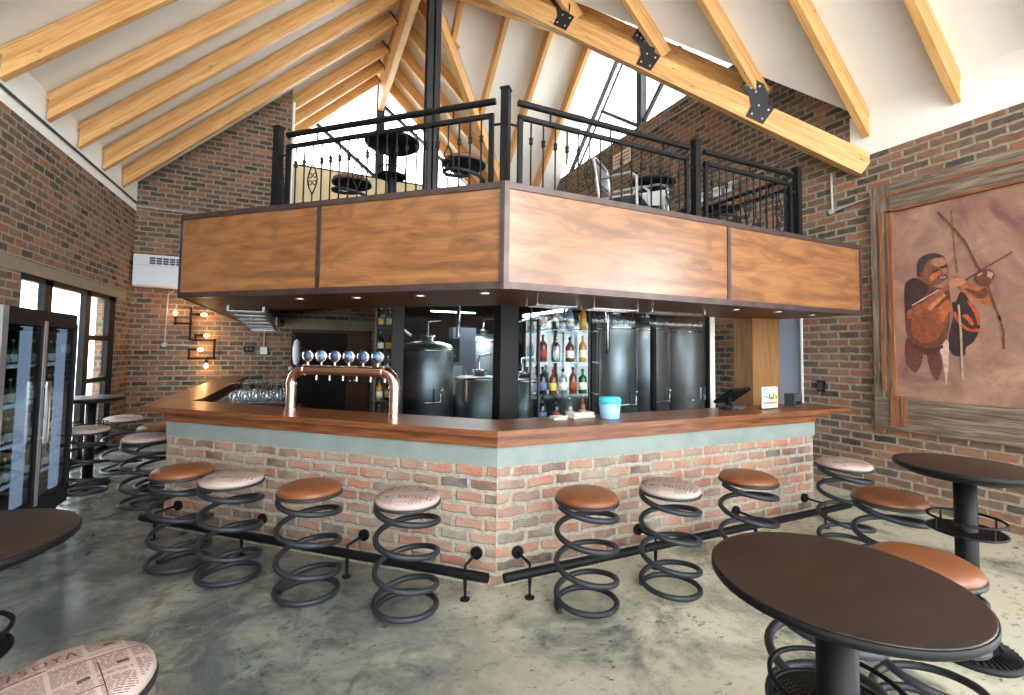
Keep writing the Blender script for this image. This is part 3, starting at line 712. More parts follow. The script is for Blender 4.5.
# ------------------------------------------------------------------ coil stools
def helix():
    P = []; R = .200; zs = [(0, .019), (1, .075), (2, .275), (3, .475), (4, .662)]
    for i in range(0, 4*32+1):
        tt = i/32; k = min(3, int(tt)); f = tt-k; z = zs[k][1]+(zs[k+1][1]-zs[k][1])*f
        rr = R*(1 if tt < 4.2 else 1)
        P.append((rr*cos(2*PI*tt), -rr*sin(2*PI*tt), z))
    return P
def cushion_prof(): return [(.17, .690), (.203, .692), (.210, .704), (.204, .722), (.178, .738), (.12, .748), (.06, .752), (1e-6, .753)]
def cz(r):
    pr = cushion_prof()[3:]
    for (r1, z1), (r2, z2) in zip(pr, pr[1:]):
        if r2 <= r <= r1: return z2+(z1-z2)*(r-r2)/(r1-r2)
    return pr[0][1]
def print_mesh():
    m = MB(); rnd = random.Random(3)
    def strip(x0, y0, x1, y1, w, mi):
        n = max(2, int(math.hypot(x1-x0, y1-y0)/.012)); d = V((x1-x0, y1-y0, 0)).normalized(); h = V((-d.y, d.x, 0))*w/2
        for i in range(n):
            a = V((x0+(x1-x0)*i/n, y0+(y1-y0)*i/n, 0)); c = V((x0+(x1-x0)*(i+1)/n, y0+(y1-y0)*(i+1)/n, 0))
            q = [a-h, c-h, c+h, a+h]
            if all(p.length < .2035 for p in q): m.face([(p.x, p.y, cz(p.length)+.0012) for p in q], None, mi)
    def art(x, y, deg, lines):
        ca, sa = cos(deg), sin(deg); T = lambda u, v: (x+u*ca-v*sa, y+u*sa+v*ca)
        for u0, v0, u1, v1, w, mi in lines: strip(*T(u0, v0), *T(u1, v1), w, mi)
    L = []
    # columns of small type, broken like words
    for cx in (-.21, -.12, -.03, .06, .15):
        v = -.20
        while v < .20:
            u = cx
            while u < cx+.078:
                w = rnd.uniform(.008, .026); L.append((u, v, min(u+w, cx+.08), v, .0024, 0)); u += w+.004
            v += .0068 if rnd.random() < .9 else .02
    art(0, 0, .0, L)
    # rules and heavier bars
    for q in ((-.105, -.18, -.105, -.02, .004, 1), (-.02, .03, .19, .03, .004, 1), (-.19, .06, -.03, .06, .005, 1), (.07, -.19, .07, .0, .003, 1), (-.02, -.12, .07, -.12, .004, 1)):
        art(0, 0, 0, [q])
    # the broad headline: strokes of big letters on a cleared line
    for k in range(60): pass
    H = []; x = -.17
    for glyph in ('I', 'I', 'I', 'I', 'S', 'O', 'Y', 'A'):
        if glyph == 'I': H.append((x, .085, x+.006, .125, .006, 1)); x += .022
        elif glyph == 'S':
            S = [(.016, .12), (.004, .124), (0, .114), (.014, .100), (.012, .088), (0, .088)]
            H += [(x+a, b_, x+c, d, .005, 1) for (a, b_), (c, d) in zip(S, S[1:])]; x += .028
        elif glyph == 'O':
            O = [(.014+.014*cos(i*PI/5), .105+.02*sin(i*PI/5)) for i in range(11)]
            H += [(x+a, b_, x+c, d, .004, 1) for (a, b_), (c, d) in zip(O, O[1:])]; x += .038
        elif glyph == 'Y': H += [(x, .125, x+.01, .105, .005, 1), (x+.02, .125, x+.01, .105, .005, 1), (x+.01, .105, x+.01, .085, .005, 1)]; x += .030
        else: H += [(x, .085, x+.011, .125, .005, 1), (x+.022, .085, x+.011, .125, .005, 1)]; x += .03
    art(0, 0, 0, H)
    for (x, y) in ((-.06, -.09), (.03, -.07), (.12, -.04), (.11, .10), (-.12, -.05)):
        strip(x-.012, y, x+.016, y+.004, .016, 1)
    return m
def make_stool(kind, label):
    t = thing('coil_stool', label, 'bar stool', (0, 0, 0), 0, 'coil spring bar stools')
    m = MB(); m.tube(helix(), .0185, 10); m.build('spring', M['coil'], t)
    m = MB(); m.lathe([(1e-6, .676), (.20, .674), (.214, .678), (.216, .692), (.19, .694)], 36); m.build('seat_ring', M['coil'], t)
    m = MB(); m.lathe(cushion_prof(), 36); cu = m.build('cushion', M['leather'] if kind == 'tan' else M['paper'], t)
    if kind == 'paper': print_mesh().build('print', [M['ink'], M['ink2']], cu)
    return t
tan = make_stool('tan', 'tan leather coil stool at the bar, left of the bar corner, second from it'); pap = make_stool('paper', 'newsprint-covered coil stool at the bar, directly left of the bar corner')
tan.scale = pap.scale = (1, 1, 1.035)
tan.location = (.07, 3.50, 0); tan.rotation_euler.z = 2.6
pap.location = (.655, 3.055, 0); pap.rotation_euler.z = 2.7
G = 'coil spring bar stools'
def S(src, label, x, y, rz=2.6): return dup(src, label, (x, y, 0), rz, G)
S(pap, 'newsprint-covered coil stool at the bar beside the leftmost tan one', -.453, 3.975, 2.9)
S(tan, 'leftmost tan leather coil stool on the long left side of the bar', -.83, 4.345, 2.5)
S(tan, 'tan leather coil stool at the bar, directly right of the bar corner', 1.77, 2.63, 3.1)
S(pap, 'newsprint-covered coil stool at the bar between two tan ones, right of the corner', 2.44, 2.565, 2.3)
S(tan, 'tan leather coil stool at the bar, half hidden by the big dark round table', 3.22, 2.54, 2.8)
S(pap, 'newsprint-covered coil stool at the far right end of the bar against the brick wall', 4.45, 2.53, 2.5)
S(tan, 'tan leather coil stool left of the round table under the painting', 3.69, 1.815, 2.4)
S(tan, 'tan leather coil stool tucked behind the big dark table, seat half hidden', 2.69, 1.19, 3.0)
S(pap, 'large newsprint-covered coil stool in the bottom left corner, cut by the frame', -.588, 1.735, .45)
S(tan, 'coil stool pushed under the big dark table, only its spring showing', 2.0, 1.23, 1.6)
S(pap, 'newsprint-covered coil stool at the left end of the bar, beyond the brick corner', -1.49, 6.05, 2.4)
S(tan, 'tan leather coil stool partly hidden behind the left end of the bar', -1.55, 6.76, 2.6)
S(pap, 'newsprint-covered coil stool beside the far table, next to the fridge', -2.24, 6.83, 2.6)
S(pap, 'newsprint-covered coil stool behind the far table by the window', -2.16, 7.72, 2.6)

# ------------------------------------------------------------------ pedestal tables
def make_table(label, r=.33, loc=(0, 0, 0), h=1.07):
    t = thing('pedestal_table', label, 'table', loc, 0, 'round dark pedestal tables')
    m = MB(); m.lathe([(1e-6, h-.02), (r-.004, h-.02), (r-.004, h-.001), (r-.008, h), (1e-6, h)], 64); m.build('table_top', M['table'], t)
    m = MB(); m.lathe([(1e-6, h-.06), (r*.80, h-.06), (r*.985, h-.028), (r, h-.022), (r, h-.005), (r-.004, h-.003), (r-.004, h-.02)], 64); m.build('edge_band', M['black'], t)
    m = MB(); m.lathe([(.052, .05), (.052, h-.06)], 24); m.lathe([(.11, h-.075), (.11, h-.063)], 20); m.build('pole', M['black'], t)
    m = MB(); R = .17
    m.tube([(R*cos(a), R*sin(a), .76) for a in [2*PI*i/40 for i in range(40)]], .008, 6, True)
    m.tube([(R*cos(a), R*sin(a), .69) for a in [2*PI*i/40 for i in range(40)]], .008, 6, True)
    for k in range(4): m.tube([(R*cos(PI/4+k*PI/2), R*sin(PI/4+k*PI/2), z) for z in (.69, .76)], .006, 6)
    bk = m.build('bag_ring', M['black'], t)
    m = MB()
    # woven steel plate: two layers of fine wires
    for i in range(-12, 13):
        x = i*.0136; l = math.sqrt(max(0, (R-.006)**2-x*x))
        if l > .02:
            m.box((x-.0035, -l, .685), (x+.0035, l, .689)); m.box((-l, x-.0035, .689), (l, x+.0035, .693))
    m.build('mesh_plate', M['black'], bk)
    m = MB(); m.lathe([(.22, 0), (.225, .012), (.215, .03), (.12, .052), (.06, .09), (.052, .10)], 40)
    for k in range(40):
        a = 2*PI*k/40; m.tube([(.21*cos(a), .21*sin(a), .034), (.13*cos(a), .13*sin(a), .056)], .006, 5)
    m.build('ribbed_base', M['black'], t)
    return t
big = make_table('big dark round pedestal table in the right foreground', .33, (1.427, .842, 0))
dup(big, 'dark round pedestal table standing below the painting', (3.585, 1.375, 0), .3)
dup(big, 'dark round pedestal table cut by the left edge in the foreground', (-1.04, 2.115, 0), .3)
dup(big, 'dark round pedestal table by the window, behind the fridge', (-2.36, 7.28, 0), .3)

# ------------------------------------------------------------------ drinks fridge
FX, FY0, FY1, FH = -2.25, 5.12, 6.45, 2.03
t = thing('drinks_fridge', 'tall stainless drinks fridge with two glass doors by the left window', 'fridge', (FX, FY0, 0))
W = FY1-FY0
m = MB(); d = -.62
m.box((d, 0, .06), (d+.03, W, FH)); m.box((d, 0, .06), (-.03, .03, FH)); m.box((d, W-.03, .06), (-.03, W, FH)); m.box((d, 0, FH-.03), (-.03, W, FH)); m.box((d, 0, .06), (-.03, W, .22)); m.box((d, 0, FH-.2), (-.03, W, FH-.17))
m.build('cabinet', M['plastic_b'], t)
m = MB()
for y in (.05, W-.08):
    for x in (d+.05, -.1): m.box((x, y, 0), (x+.04, y+.03, .06))
m.build('feet', M['black'], t)
m = MB(); m.box((-.03, 0, .06), (.0, W, .2)); m.build('kick_plate', M['plastic_b'], t)
m = MB(); m.box((-.03, 0, FH-.1), (0, W, FH)); m.build('header', M['plastic_b'], t)
for k, (z) in enumerate((.45, .8, 1.15, 1.5)):
    m = MB()
    for i in range(9): m.box((d+.05, .04+i*(W-.08)/8-.004, z), (-.07, .04+i*(W-.08)/8+.004, z+.008))
    m.box((-.09, .03, z-.004), (-.075, W-.03, z+.03)); m.build('shelf', M['chrome'], t)
for k in range(2):
    y0 = .004+k*W/2; y1 = y0+W/2-.008
    m = MB(); z0, z1 = .2, FH-.1; e = .045
    m.box((-.028, y0, z0), (.012, y0+e, z1)); m.box((-.028, y1-e, z0), (.012, y1, z1)); m.box((-.028, y0, z0), (.012, y1, z0+e)); m.box((-.028, y0, z1-e), (.012, y1, z1)); dr = m.build('door', M['plastic_b'], t)
    m = MB(); m.box((-.05, y0+(y1-y0)*.56, z0+.06), (-.03, y0+(y1-y0)*.80, z1-.06)); m.build('light_strip', M['led'], t)
    m = MB(); m.box((.012, y1-.03, z0), (.016, y1-.004, z1)) if k == 0 else m.box((.012, y0+.002, z0), (.016, y0+.02, z1)); m.build('edge_trim', M['alu'], dr)
    m = MB(); m.box((-.012, y0+e, z0+e), (-.006, y1-e, z1-e)); m.build('pane', M['fridgeglass'], dr)
    yh = y1-.02 if k == 0 else y0+.02
    m = MB(); m.box((.045, yh-.014, .78), (.06, yh+.014, 1.36)); m.tube([(.01, yh, .83), (.05, yh, .83)], .008, 6); m.tube([(.01, yh, 1.31), (.05, yh, 1.31)], .008, 6); m.build('handle', M['chrome'], dr)
m = MB(); m.box((-.03, -.05, .06), (.02, .03, FH)); m.build('side_trim', M['alu'], t)

# ------------------------------------------------------------------ bottles
def bottle_prof(r, h, shoulder=.62, neck=.3):
    return [(r*.9, 0), (r, .006), (r, h*shoulder), (r*.8, h*(shoulder+.08)), (r*neck, h*(shoulder+.17)), (r*neck*.9, h*.95), (r*neck*1.15, h*.955), (r*neck*1.15, h)]
def bottle(label, loc, r, h, mat, lab, cap, group, shoulder=.62, name='liquor_bottle'):
    t = thing(name, label, 'bottle', loc, random.uniform(0, 6), group)
    m = MB(); m.lathe(bottle_prof(r, h, shoulder), 16); m.build('glass_body', mat, t)
    if lab:
        m = MB(); m.lathe([(r+.0012, h*.16), (r+.0012, h*.46)], 16); m.build('label', lab, t)
    if cap:
        m = MB(); m.lathe([(r*.36, h*.93), (r*.38, h*1.02), (1e-6, h*1.02)], 10); m.build('cap', cap, t)
    return t
proto = bottle('dark bottle standing on a fridge shelf behind the glass door', (FX-.12, FY0+.1, .458), .03, .24, M['b_green'], M['lab_w'], M['lab_y'], 'bottles in the drinks fridge', .55, 'beer_bottle')
for z in (.458, .808, 1.158, 1.508):
    for i in range(11):
        if z == .458 and i == 0: continue
        c = copy_tree(proto); c.location = (FX-.12, FY0+.1+i*(W-.2)/10, z)

# ------------------------------------------------------------------ heater unit, wall lights, conduits
t = thing('air_conditioner', 'white wall-mounted air conditioner high on the left back wall', 'air conditioner', (-2.86, YB, 2.79))
m = MB(); prof = [(0, .0), (-.17, .0), (-.20, .03), (-.20, .54), (-.17, .59), (0, .60)]
m.slab([(0, y, z) for y, z in prof], (1.05, 0, 0)); m.build('body', M['plastic_w'], t, None, .01)
m = MB()
for i in range(8):
    for j in range(3): m.box((.24+i*.1, -.204, .415+j*.045), (.325+i*.1, -.198, .45+j*.045))
m.build('vent_grille', M['cable'], t)
m = MB(); m.box((.02, -.203, .385), (1.03, -.199, .392)); m.build('seam', M['pipegrey'], t)
def pipe_thing(name, label, cat, pts, r, mat, extra=None):
    m = MB(); m.tube(pts, r, 8)
    if extra: extra(m)
    return tag(m.build(name, mat), label, cat)
pipe_thing('mounted_conduit', 'white conduit dropping from the air conditioner down the brick wall', 'conduit', [(-2.28, YB-.02, 2.79), (-2.28, YB-.02, 2.74), (-2.36, YB-.02, 2.68), (-2.38, YB-.02, 1.75), (-2.38, YB-.02, 1.73), (-1.9, YB-.02, 1.73)], .012, M['pipegrey'],
           lambda m: m.lathe([(.04, -.02), (.04, .02)], 14, (0, 0, 0), 0, False, mx((-2.38, YB-.025, 1.73), 0, PI/2)))
pipe_thing('mounted_conduit', 'thin white conduit crossing the brick back wall above the left balcony panel', 'conduit', [(XL+.02, YB-.02, 4.28), (-1.2, YB-.02, 4.28), (-.6, YB-.02, 4.3)], .012, M['pipegrey'])
pipe_thing('mounted_cable', 'dark cable pipe running along the white eaves band on the left', 'cable pipe', [(XL+.02, 1, 4.34), (XL+.02, 5, 4.34), (XL+.02, YB-.03, 4.34)], .016, M['cable'])
pipe_thing('mounted_conduit', 'short grey conduit hanging on the right brick wall under the big beam', 'conduit', [(XR-.02, 3.66, 4.12), (XR-.02, 3.655, 3.62), (XR-.02, 3.65, 3.60), (XR-.02, 3.2, 3.66)], .014, M['pipegrey'],
           lambda m: m.lathe([(.035, -.02), (.035, .02)], 14, (0, 0, 0), 0, False, mx((XR-.03, 3.655, 3.6), 0, 0, PI/2)))
pipe_thing('mounted_conduit', 'thin conduit running along the brick below the high gable glass', 'conduit', [(XR-.02, 5.0, 6.22), (XR-.02, 7.4, 6.25)], .014, M['pipegrey'])
pipe_thing('mounted_pipe', 'white vertical pipe on the free end of the brick back wall', 'pipe', [(HW+.03, YB+.03, FL), (HW+.03, YB+.03, 6.9)], .03, M['white'])
pipe_thing('mounted_conduit', 'low conduit along the right brick wall behind the balcony', 'conduit', [(XR-.02, 3.9, 4.55), (XR-.02, 6.4, 4.45)], .012, M['pipegrey'])
t = thing('pipe_wall_lamp', 'black iron pipe wall lamp with five glowing bulbs', 'wall lamp', (-1.98, YB-.07, 1.9))
pp = MB()
def PP(*a): pp.tube([(x, 0, z) for x, z in a], .020, 8)
PP((0, .55), (0, -.05), (.03, -.07)); PP((0, .24), (-.24, .24), (-.24, .34)); PP((0, .42), (.12, .42)); PP((.03, -.07), (.40, -.07)); PP((.40, -.07), (.40, -.42)); PP((.40, -.42), (0, -.42)); PP((0, -.42), (0, -.25)); PP((0, -.25), (.09, -.25)); PP((.09, -.07), (.09, .02), (.18, .02)); PP((.28, -.42), (.28, -.47))
for x, z in ((0, .24), (0, -.05), (.40, -.07), (.40, -.42), (0, -.42), (.28, -.42), (-.24, .24), (0, .42), (0, -.25), (.09, .02)): pp.sphere((x, 0, z), .030)
pp.tube([(0, 0, .24), (0, .07, .24)], .02, 8); pp.build('iron_pipe', M['black'], t)
for x, z, dx, dz in ((-.24, .37, 0, 1), (.15, .42, 1, 0), (.21, .02, 1, 0), (.12, -.25, 1, 0), (.28, -.50, 0, -1)):
    m = MB(); ax = V((dx, 0, dz)); p0 = V((x, 0, z))-ax*.04
    m.tube([p0, p0+ax*.05], .026, 10); m.build('socket', M['black'], t)
    m = MB(); m.tube([p0+ax*.05, p0+ax*.07, p0+ax*.105, p0+ax*.135, p0+ax*.15], [.016, .026, .036, .026, .006], 12); m.build('bulb', M['bulb'], t)
    add_light('bulb_glow', 'POINT', (-1.98+x+dx*.08, YB-.17, 1.9+z+dz*.08), 1.5, (1, .52, .20), .04)
t = thing('wall_socket', 'dark double socket on the brick wall behind the bar', 'socket', (-1.0, YB, 1.66))
m = MB(); m.box((-.09, -.03, -.05), (.09, 0, .07)); m.build('box', M['plastic_b'], t, None, .006); m = MB(); m.box((-.06, -.034, -.02), (-.01, -.03, .04)); m.box((.01, -.034, -.02), (.06, -.03, .04)); m.build('rocker', M['cable'], t)
t = thing('wall_switch', 'grey switch box under a thin conduit on the brick wall', 'switch', (-.74, YB, 1.64))
m = MB(); m.box((-.06, -.04, -.07), (.06, 0, .07)); m.build('box', M['plastic_w'], t, None, .006); m = MB(); m.tube([(0, -.02, .07), (0, -.02, .5)], .012, 6); m.build('conduit_stub', M['pipegrey'], t)
t = thing('wall_speaker', 'small black box fixed to the right brick wall beside the bar', 'wall box', (XR, 3.84, 1.22))
m = MB(); m.box((-.05, -.04, 0), (0, .04, .15)); m.build('box', M['plastic_b'], t, None, .008); m = MB(); m.box((-.053, -.03, .02), (-.05, .03, .13)); m.build('front', M['cable'], t)

# glass rack under the left of the canopy
t = thing('hanging_rack', 'white slatted glass rack hanging tilted under the left end of the soffit', 'glass rack', (-.56, 5.40, 2.085)); t.rotation_euler = (-.075, 0, -.02)
for i in range(6):
    m = MB(); m.box((-.15, .08+i*.31, 0), (.15, .20+i*.31, .012)); m.build('slat', M['plastic_w'], t)
m = MB(); m.box((-.17, 0, -.01), (-.15, 1.85, .045)); m.box((.15, 0, -.01), (.17, 1.85, .045)); m.box((-.17, 1.83, -.01), (.17, 1.85, .045))
for x in (-.16, .16): m.tube([(x, .05, .04), (x, .05, .062)], .008, 6); m.tube([(x, 1.78, .04), (x, 1.78, .195)], .006, 6)
m.build('rack_frame', M['alu'], t)

# ------------------------------------------------------------------ beer tap arch
t = thing('beer_tap_tower', 'polished copper arch beer tap tower with six round badges on the worktop', 'beer tap', tuple(on_left(1.565, -.24))[:2]+(1.128,), math.atan2(-DL.y, -DL.x))
HWT, HT, r = .545, .385, .047
P = [(-HWT, 0, 0), (-HWT, 0, HT-.13)] + [(-HWT+.13-.13*cos(a), 0, HT-.13+.13*sin(a)) for a in [PI/2*i/8 for i in range(1, 9)]]
P += [(-x, y, z) for x, y, z in reversed(P)]
m = MB(); m.tube(P, r, 20); m.build('arch_pipe', M['copper'], t)
for x, z, dx, dz in ((-HWT, HT-.14, 0, 1), (HWT, HT-.14, 0, 1), (-HWT+.13, HT, 1, 0), (HWT-.13, HT, 1, 0), (-HWT, 0, 0, 1), (HWT, 0, 0, 1)):
    m = MB(); m.tube([(x, 0, z), (x+dx*.02, 0, z+dz*.02)], r+.007, 20); m.build('flange', M['copper'], t)
for i in range(6):
    x = -.37+.148*i; m = MB()
    m.tube([(x, 0, HT+.03), (x, 0, HT+.085)], .009, 8); m.lathe([(.012, -.02), (.012, .02)], 8, (x, 0, HT+.05)); st = m.build('tap_handle', M['chrome'], t)
    m = MB(); m.lathe([(1e-6, .014), (.056, .014), (.063, 0), (.056, -.014), (1e-6, -.014)], 20, (0, 0, 0), 0, True, mx((x, 0, HT+.128), 0, PI/2)); m.build('badge_ring', M['chrome'], st)
    m = MB(); m.lathe([(1e-6, .016), (.045, .015)], 20, (0, 0, 0), 0, True, mx((x, 0, HT+.128), 0, PI/2)); m.build('badge_face', M['b_blue' if i % 2 else 'lab_b'], st)
    m = MB(); m.tube([(x, .03, HT), (x, .10, HT-.005), (x, .115, HT-.06), (x, .115, HT-.10)], .010, 8); m.build('spout', M['chrome'], t)

# ------------------------------------------------------------------ behind the bar
# steel columns and glass partition to the brewery
GB = V((1.81, 4.02, 0))
def col_thing(label, x, y, s):
    t = thing('steel_post', label, 'post', (x, y, 0)); m = MB(); m.box((-s, -s, 0), (s, -s+.018, FL-.21)); m.box((-s, s-.018, 0), (s, s, FL-.21)); m.box((-s, -s+.018, 0), (-s+.02, s-.018, FL-.21)); m.box((s-.02, -s+.018, 0), (s, s-.018, FL-.21)); m.build('shaft', M['black'], t)
    m = MB(); m.box((-s-.05, -s-.05, 0), (s+.05, s+.05, .02)); m.build('base_plate', M['black'], t)
col_thing('thick black steel post at the corner of the brewery glass', GB.x, GB.y+.1, .095)
lp = GB + DL*1.24
col_thing('black steel post behind the right leg of the copper arch', lp.x, lp.y, .055)
w = MB(); Y = 4.25
for x, r in ((2.93, .03), (3.79, .022), (4.70, .035)): w.box((x-r, Y-.03, 0), (x+r, Y+.03, FL-.21))
w.box((GB.x+.1, Y-.03, 2.50), (4.7, Y+.03, 2.56)); w.box((GB.x+.1, Y-.03, 0), (4.7, Y+.03, .1)); w = struct(w.build('window_6', M['black']))
m = MB(); m.box((GB.x+.1, Y-.004, .1), (4.68, Y+.004, 2.5)); m.build('window_glass', M['barglass'], w)
w = MB(); A = GB+V((-.08, .12, 0)); Bp = lp
q = (Bp-A); Lq = q.length; mt = Matrix.Translation(A) @ Matrix.Rotation(math.atan2(q.y, q.x), 4, 'Z')
w.box((0, -.02, 0), (Lq, .02, .1), mt); w.box((0, -.02, 2.5), (Lq, .02, 2.56), mt); w = struct(w.build('window_7', M['black']))
m = MB(); m.box((.02, -.004, .1), (Lq-.02, .004, 2.5), mt); m.build('window_glass', M['barglass'], w)
b = MB(); b.box((4.68, Y-.04, 0), (4.76, Y+.04, FL-.21)); struct(b.build('trim_6', M['white']))
# brewery room: side partition so that the tanks stand in a room of their own
b = MB(); b.prism([(lp.x, lp.y+.06), (lp.x+.08, lp.y+.06), (1.55, YB), (1.45, YB)], 0, FL-.21); b.box((1.55, YB-.06, 0), (XR, YB-.01, FL-.21)); struct(b.build('wall_brewery', M['dark']))  # near-black sheet over the back brick paints the brewery's darkness

def tank(label, x, y, r, h, dome=.16, z0=.0, mat='tank', legs=True, group=None, hatch=True):
    t = thing('brewing_tank', label, 'tank', (x, y, 0), 0, 'steel brewing tanks')
    m = MB(); zb = .35 if legs else 0.
    m.lathe([(.06, zb-.14 if legs else 0), (r*.9, zb+.02), (r, zb+.06), (r, h), (r*.9, h+dome*.55), (r*.5, h+dome*.92), (.08, h+dome)], 40); m.build('shell', M[mat], t)
    m = MB()
    for z in (zb+.08, h-.02): m.lathe([(r, z-.018), (r+.008, z-.01), (r+.008, z+.01), (r, z+.018)], 40)
    m.build('bands', M['chrome'], t)
    for k in range(3 if legs else 0):
        a = 2*PI*k/3+.5; m = MB(); m.tube([(r*.8*cos(a), r*.8*sin(a), zb+.02), (r*.8*cos(a), r*.8*sin(a), 0)], .03, 8); m.build('leg', M['tank'], t)
    m = MB(); m.lathe([(.09, h+dome-.02), (.09, h+dome+.06), (.12, h+dome+.06), (.12, h+dome+.09), (1e-6, h+dome+.10)], 20); m.tube([(0, 0, h+dome+.05), (0, 0, h+dome+.3), (.2, 0, h+dome+.33)], .025, 8); m.build('top_fitting', M['chrome'], t)
    if hatch:
        m = MB(); m.tube([(-.16, -r-.02, .95), (-.10, -r-.05, .95), (.1, -r-.05, .95), (.1, -r-.05, 1.1)], .018, 8); m.tube([(.0, -r-.05, .95), (0, -r-.05, 1.15)], .016, 8); m.sphere((.1, -r-.06, 1.12), .035); m.build('valves', M['chrome'], t)
    return t
tank('tall steel brewing tank behind glass, between the copper arch and the black corner post', 1.72, 6.9, .40, 1.72, .12)
tank('short open steel tank behind glass, just left of the black corner post', 2.46, 6.6, .36, 1.30, .02, hatch=False, mat='tank_dull')
tank('short steel tank behind glass, just right of the black corner post', 3.20, 6.6, .34, 1.26, .02, hatch=False, mat='tank_dull')
tank('tall steel fermenter behind the liquor shelves', 3.55, 5.9, .36, 2.05, .14, hatch=False)
tank('tall steel fermenter behind the blue lidded tub', 4.30, 5.7, .36, 2.08, .14)
tank('tall steel fermenter, right of the tub and left of the till', 5.12, 5.9, .36, 2.08, .14)
tank('dim steel fermenter behind the point of sale screen, rightmost', 5.9, 5.9, .34, 2.08, .14, mat='tank_dull')
tank('steel tank far back in the brewery between taller ones', 3.4, 8.9, .5, 1.9, .15)
t = thing('control_cabinet', 'grey-blue control cabinet behind the brewery glass with a black door', 'control cabinet', (2.32, 7.6, 0))
m = MB(); m.box((.02, 0, .2), (.44, .25, 2.1)); m.build('case', M['greybox'], t, None, .01)
m = MB(); m.box((-.10, -.012, 1.5), (.14, .1, 1.9)); m.build('screen', M['plastic_b'], t); m = MB(); m.box((-.12, -.014, .95), (.2, .1, 1.44)); m.build('white_plate', M['tank_dull'], t)
m = MB(); m.box((-.12, -.012, .25), (.2, .1, .92)); m.build('lower_door', M['plastic_b'], t)
m = MB(); m.tube([(0, 0, 0), (.9, .3, .16)], .022, 10); tb = m.build('fluorescent_tube', M['tube']); tb.location = (2.92, 6.0, 2.22); tag(tb, 'glowing fluorescent tube hanging slanted inside the brewery', 'tube light')
m = MB(); m.tube([(0, 0, 0), (.9, .0, 0)], .012, 10); tb = m.build('fluorescent_tube', M['tube']); tb.location = (2.2, 8.6, 2.45); tag(tb, 'glowing fluorescent tube far back above the control cabinet', 'tube light')
for i, (pts, l) in enumerate((([(1.25, 6.6, 2.6), (1.25, 6.6, 2.0), (1.4, 6.6, 1.9)], 'steel pipe bending down left of the tall tank'), ([(2.05, 6.4, 2.6), (2.05, 6.4, 1.9)], 'steel valve pipe hanging over the gap beside the control cabinet'),
      ([(2.72, 6.1, 1.3), (2.72, 6.1, 2.1), (3.3, 6.1, 2.25)], 'thin steel pipe rising from the short tank'), ([(3.9, 5.3, 2.62), (3.9, 5.3, 1.75), (3.9, 5.32, 1.7)], 'steel sight pipe in front of the fermenters'),
      ([(1.6, 6.2, 2.35), (3.2, 6.2, 2.48)], 'horizontal steel pipe under the brewery ceiling'))):
    pipe_thing('steel_pipe', l, 'pipe', pts, .03, M['chrome'])
add_light('brewery_tube_and_fill', 'AREA', (2.9, 7.5, 2.55), 24, (.92, 1, 1), 1.4, .25)
add_light('brewery_tube_and_fill', 'AREA', (4.4, 4.85, 2.55), 7, (.92, 1, 1), 1.6, .2)  # added fill with no tube of its own, brightens the fermenters
add_light('brewery_tube_and_fill', 'AREA', (2.4, 8.4, 2.55), 12, (.92, 1, 1), 1.4, .25)

# liquor shelves
SX0, SX1, SY = 2.06, 2.76, 3.98
t = thing('liquor_shelf', 'glass liquor shelf with slim metal uprights in front of the brewery glass', 'shelf', (SX0, SY, 0))
ZS = (1.0, 1.285, 1.605, 1.925)
for z in ZS:
    m = MB(); m.box((0, -.1, z-.01), (SX1-SX0, .1, z)); m.build('glass_shelf', M['shelfglass'], t)
for x in (0, SX1-SX0):
    m = MB(); m.box((x-.008, .08, 0), (x+.008, .1, 2.3)); m.box((x-.008, -.1, 0), (x+.008, -.084, 1.93)); m.build('upright', M['steel'], t)
rows = ((2, 'lowest', [('b_dark', 'lab_b', 'plastic_b', 'dark bottle with a blue label'), ('b_dark', 'lab_r', 'plastic_b', 'dark bottle with a reddish label'), ('b_clear', 'lab_w', 'chrome', 'clear bottle with a white label'), ('b_amber', 'lab_y', 'lab_y', 'amber bottle with a yellow label')]),
        (1, 'second', [('b_dark', 'lab_b', 'plastic_b', 'dark bottle with a blue label'), ('b_amber', 'lab_y', 'lab_r', 'amber whisky bottle'), ('b_clear', 'lab_w', 'plastic_b', 'slim clear bottle'), ('b_amber', 'lab_r', 'plastic_b', 'brown bottle with a red label'), ('b_green', 'lab_w', 'b_green', 'green bottle with a white label')]),
        (3, 'third', [('b_amber', 'lab_r', 'lab_r', 'amber bottle with a red label'), ('b_clear', None, 'chrome', 'tall clear bottle'), ('b_amber', 'lab_w', 'plastic_b', 'brown bottle with a white label'), ('b_gold', 'lab_w', 'lab_y', 'gold bottle with a cream label')]),
        (4, 'top', [('b_clear', 'lab_w', 'chrome', 'squat clear bottle'), ('b_clear', None, 'chrome', 'clear bottle with steel cap'), ('b_blue', 'lab_w', 'chrome', 'pale blue bottle'), ('b_gold', 'lab_y', 'lab_y', 'yellow gold bottle')]))
for lev, nm, bs in rows:
    zi = {2: 0, 1: 1, 3: 2, 4: 3}[lev]
    for i, (mt_, lb, cp, ds) in enumerate(bs):
        x = SX0+.08+(SX1-SX0-.16)*i/(len(bs)-1) * (.86)
        bottle('%s, %s from the left on the %s glass shelf' % (ds, ('first', 'second', 'third', 'fourth', 'fifth')[i], nm), (x, SY-.02, ZS[zi]), .037 if i % 2 else .042, .245 if i % 3 else .265, M[mt_], M[lb] if lb else None, M[cp], 'liquor bottles on the glass shelves')
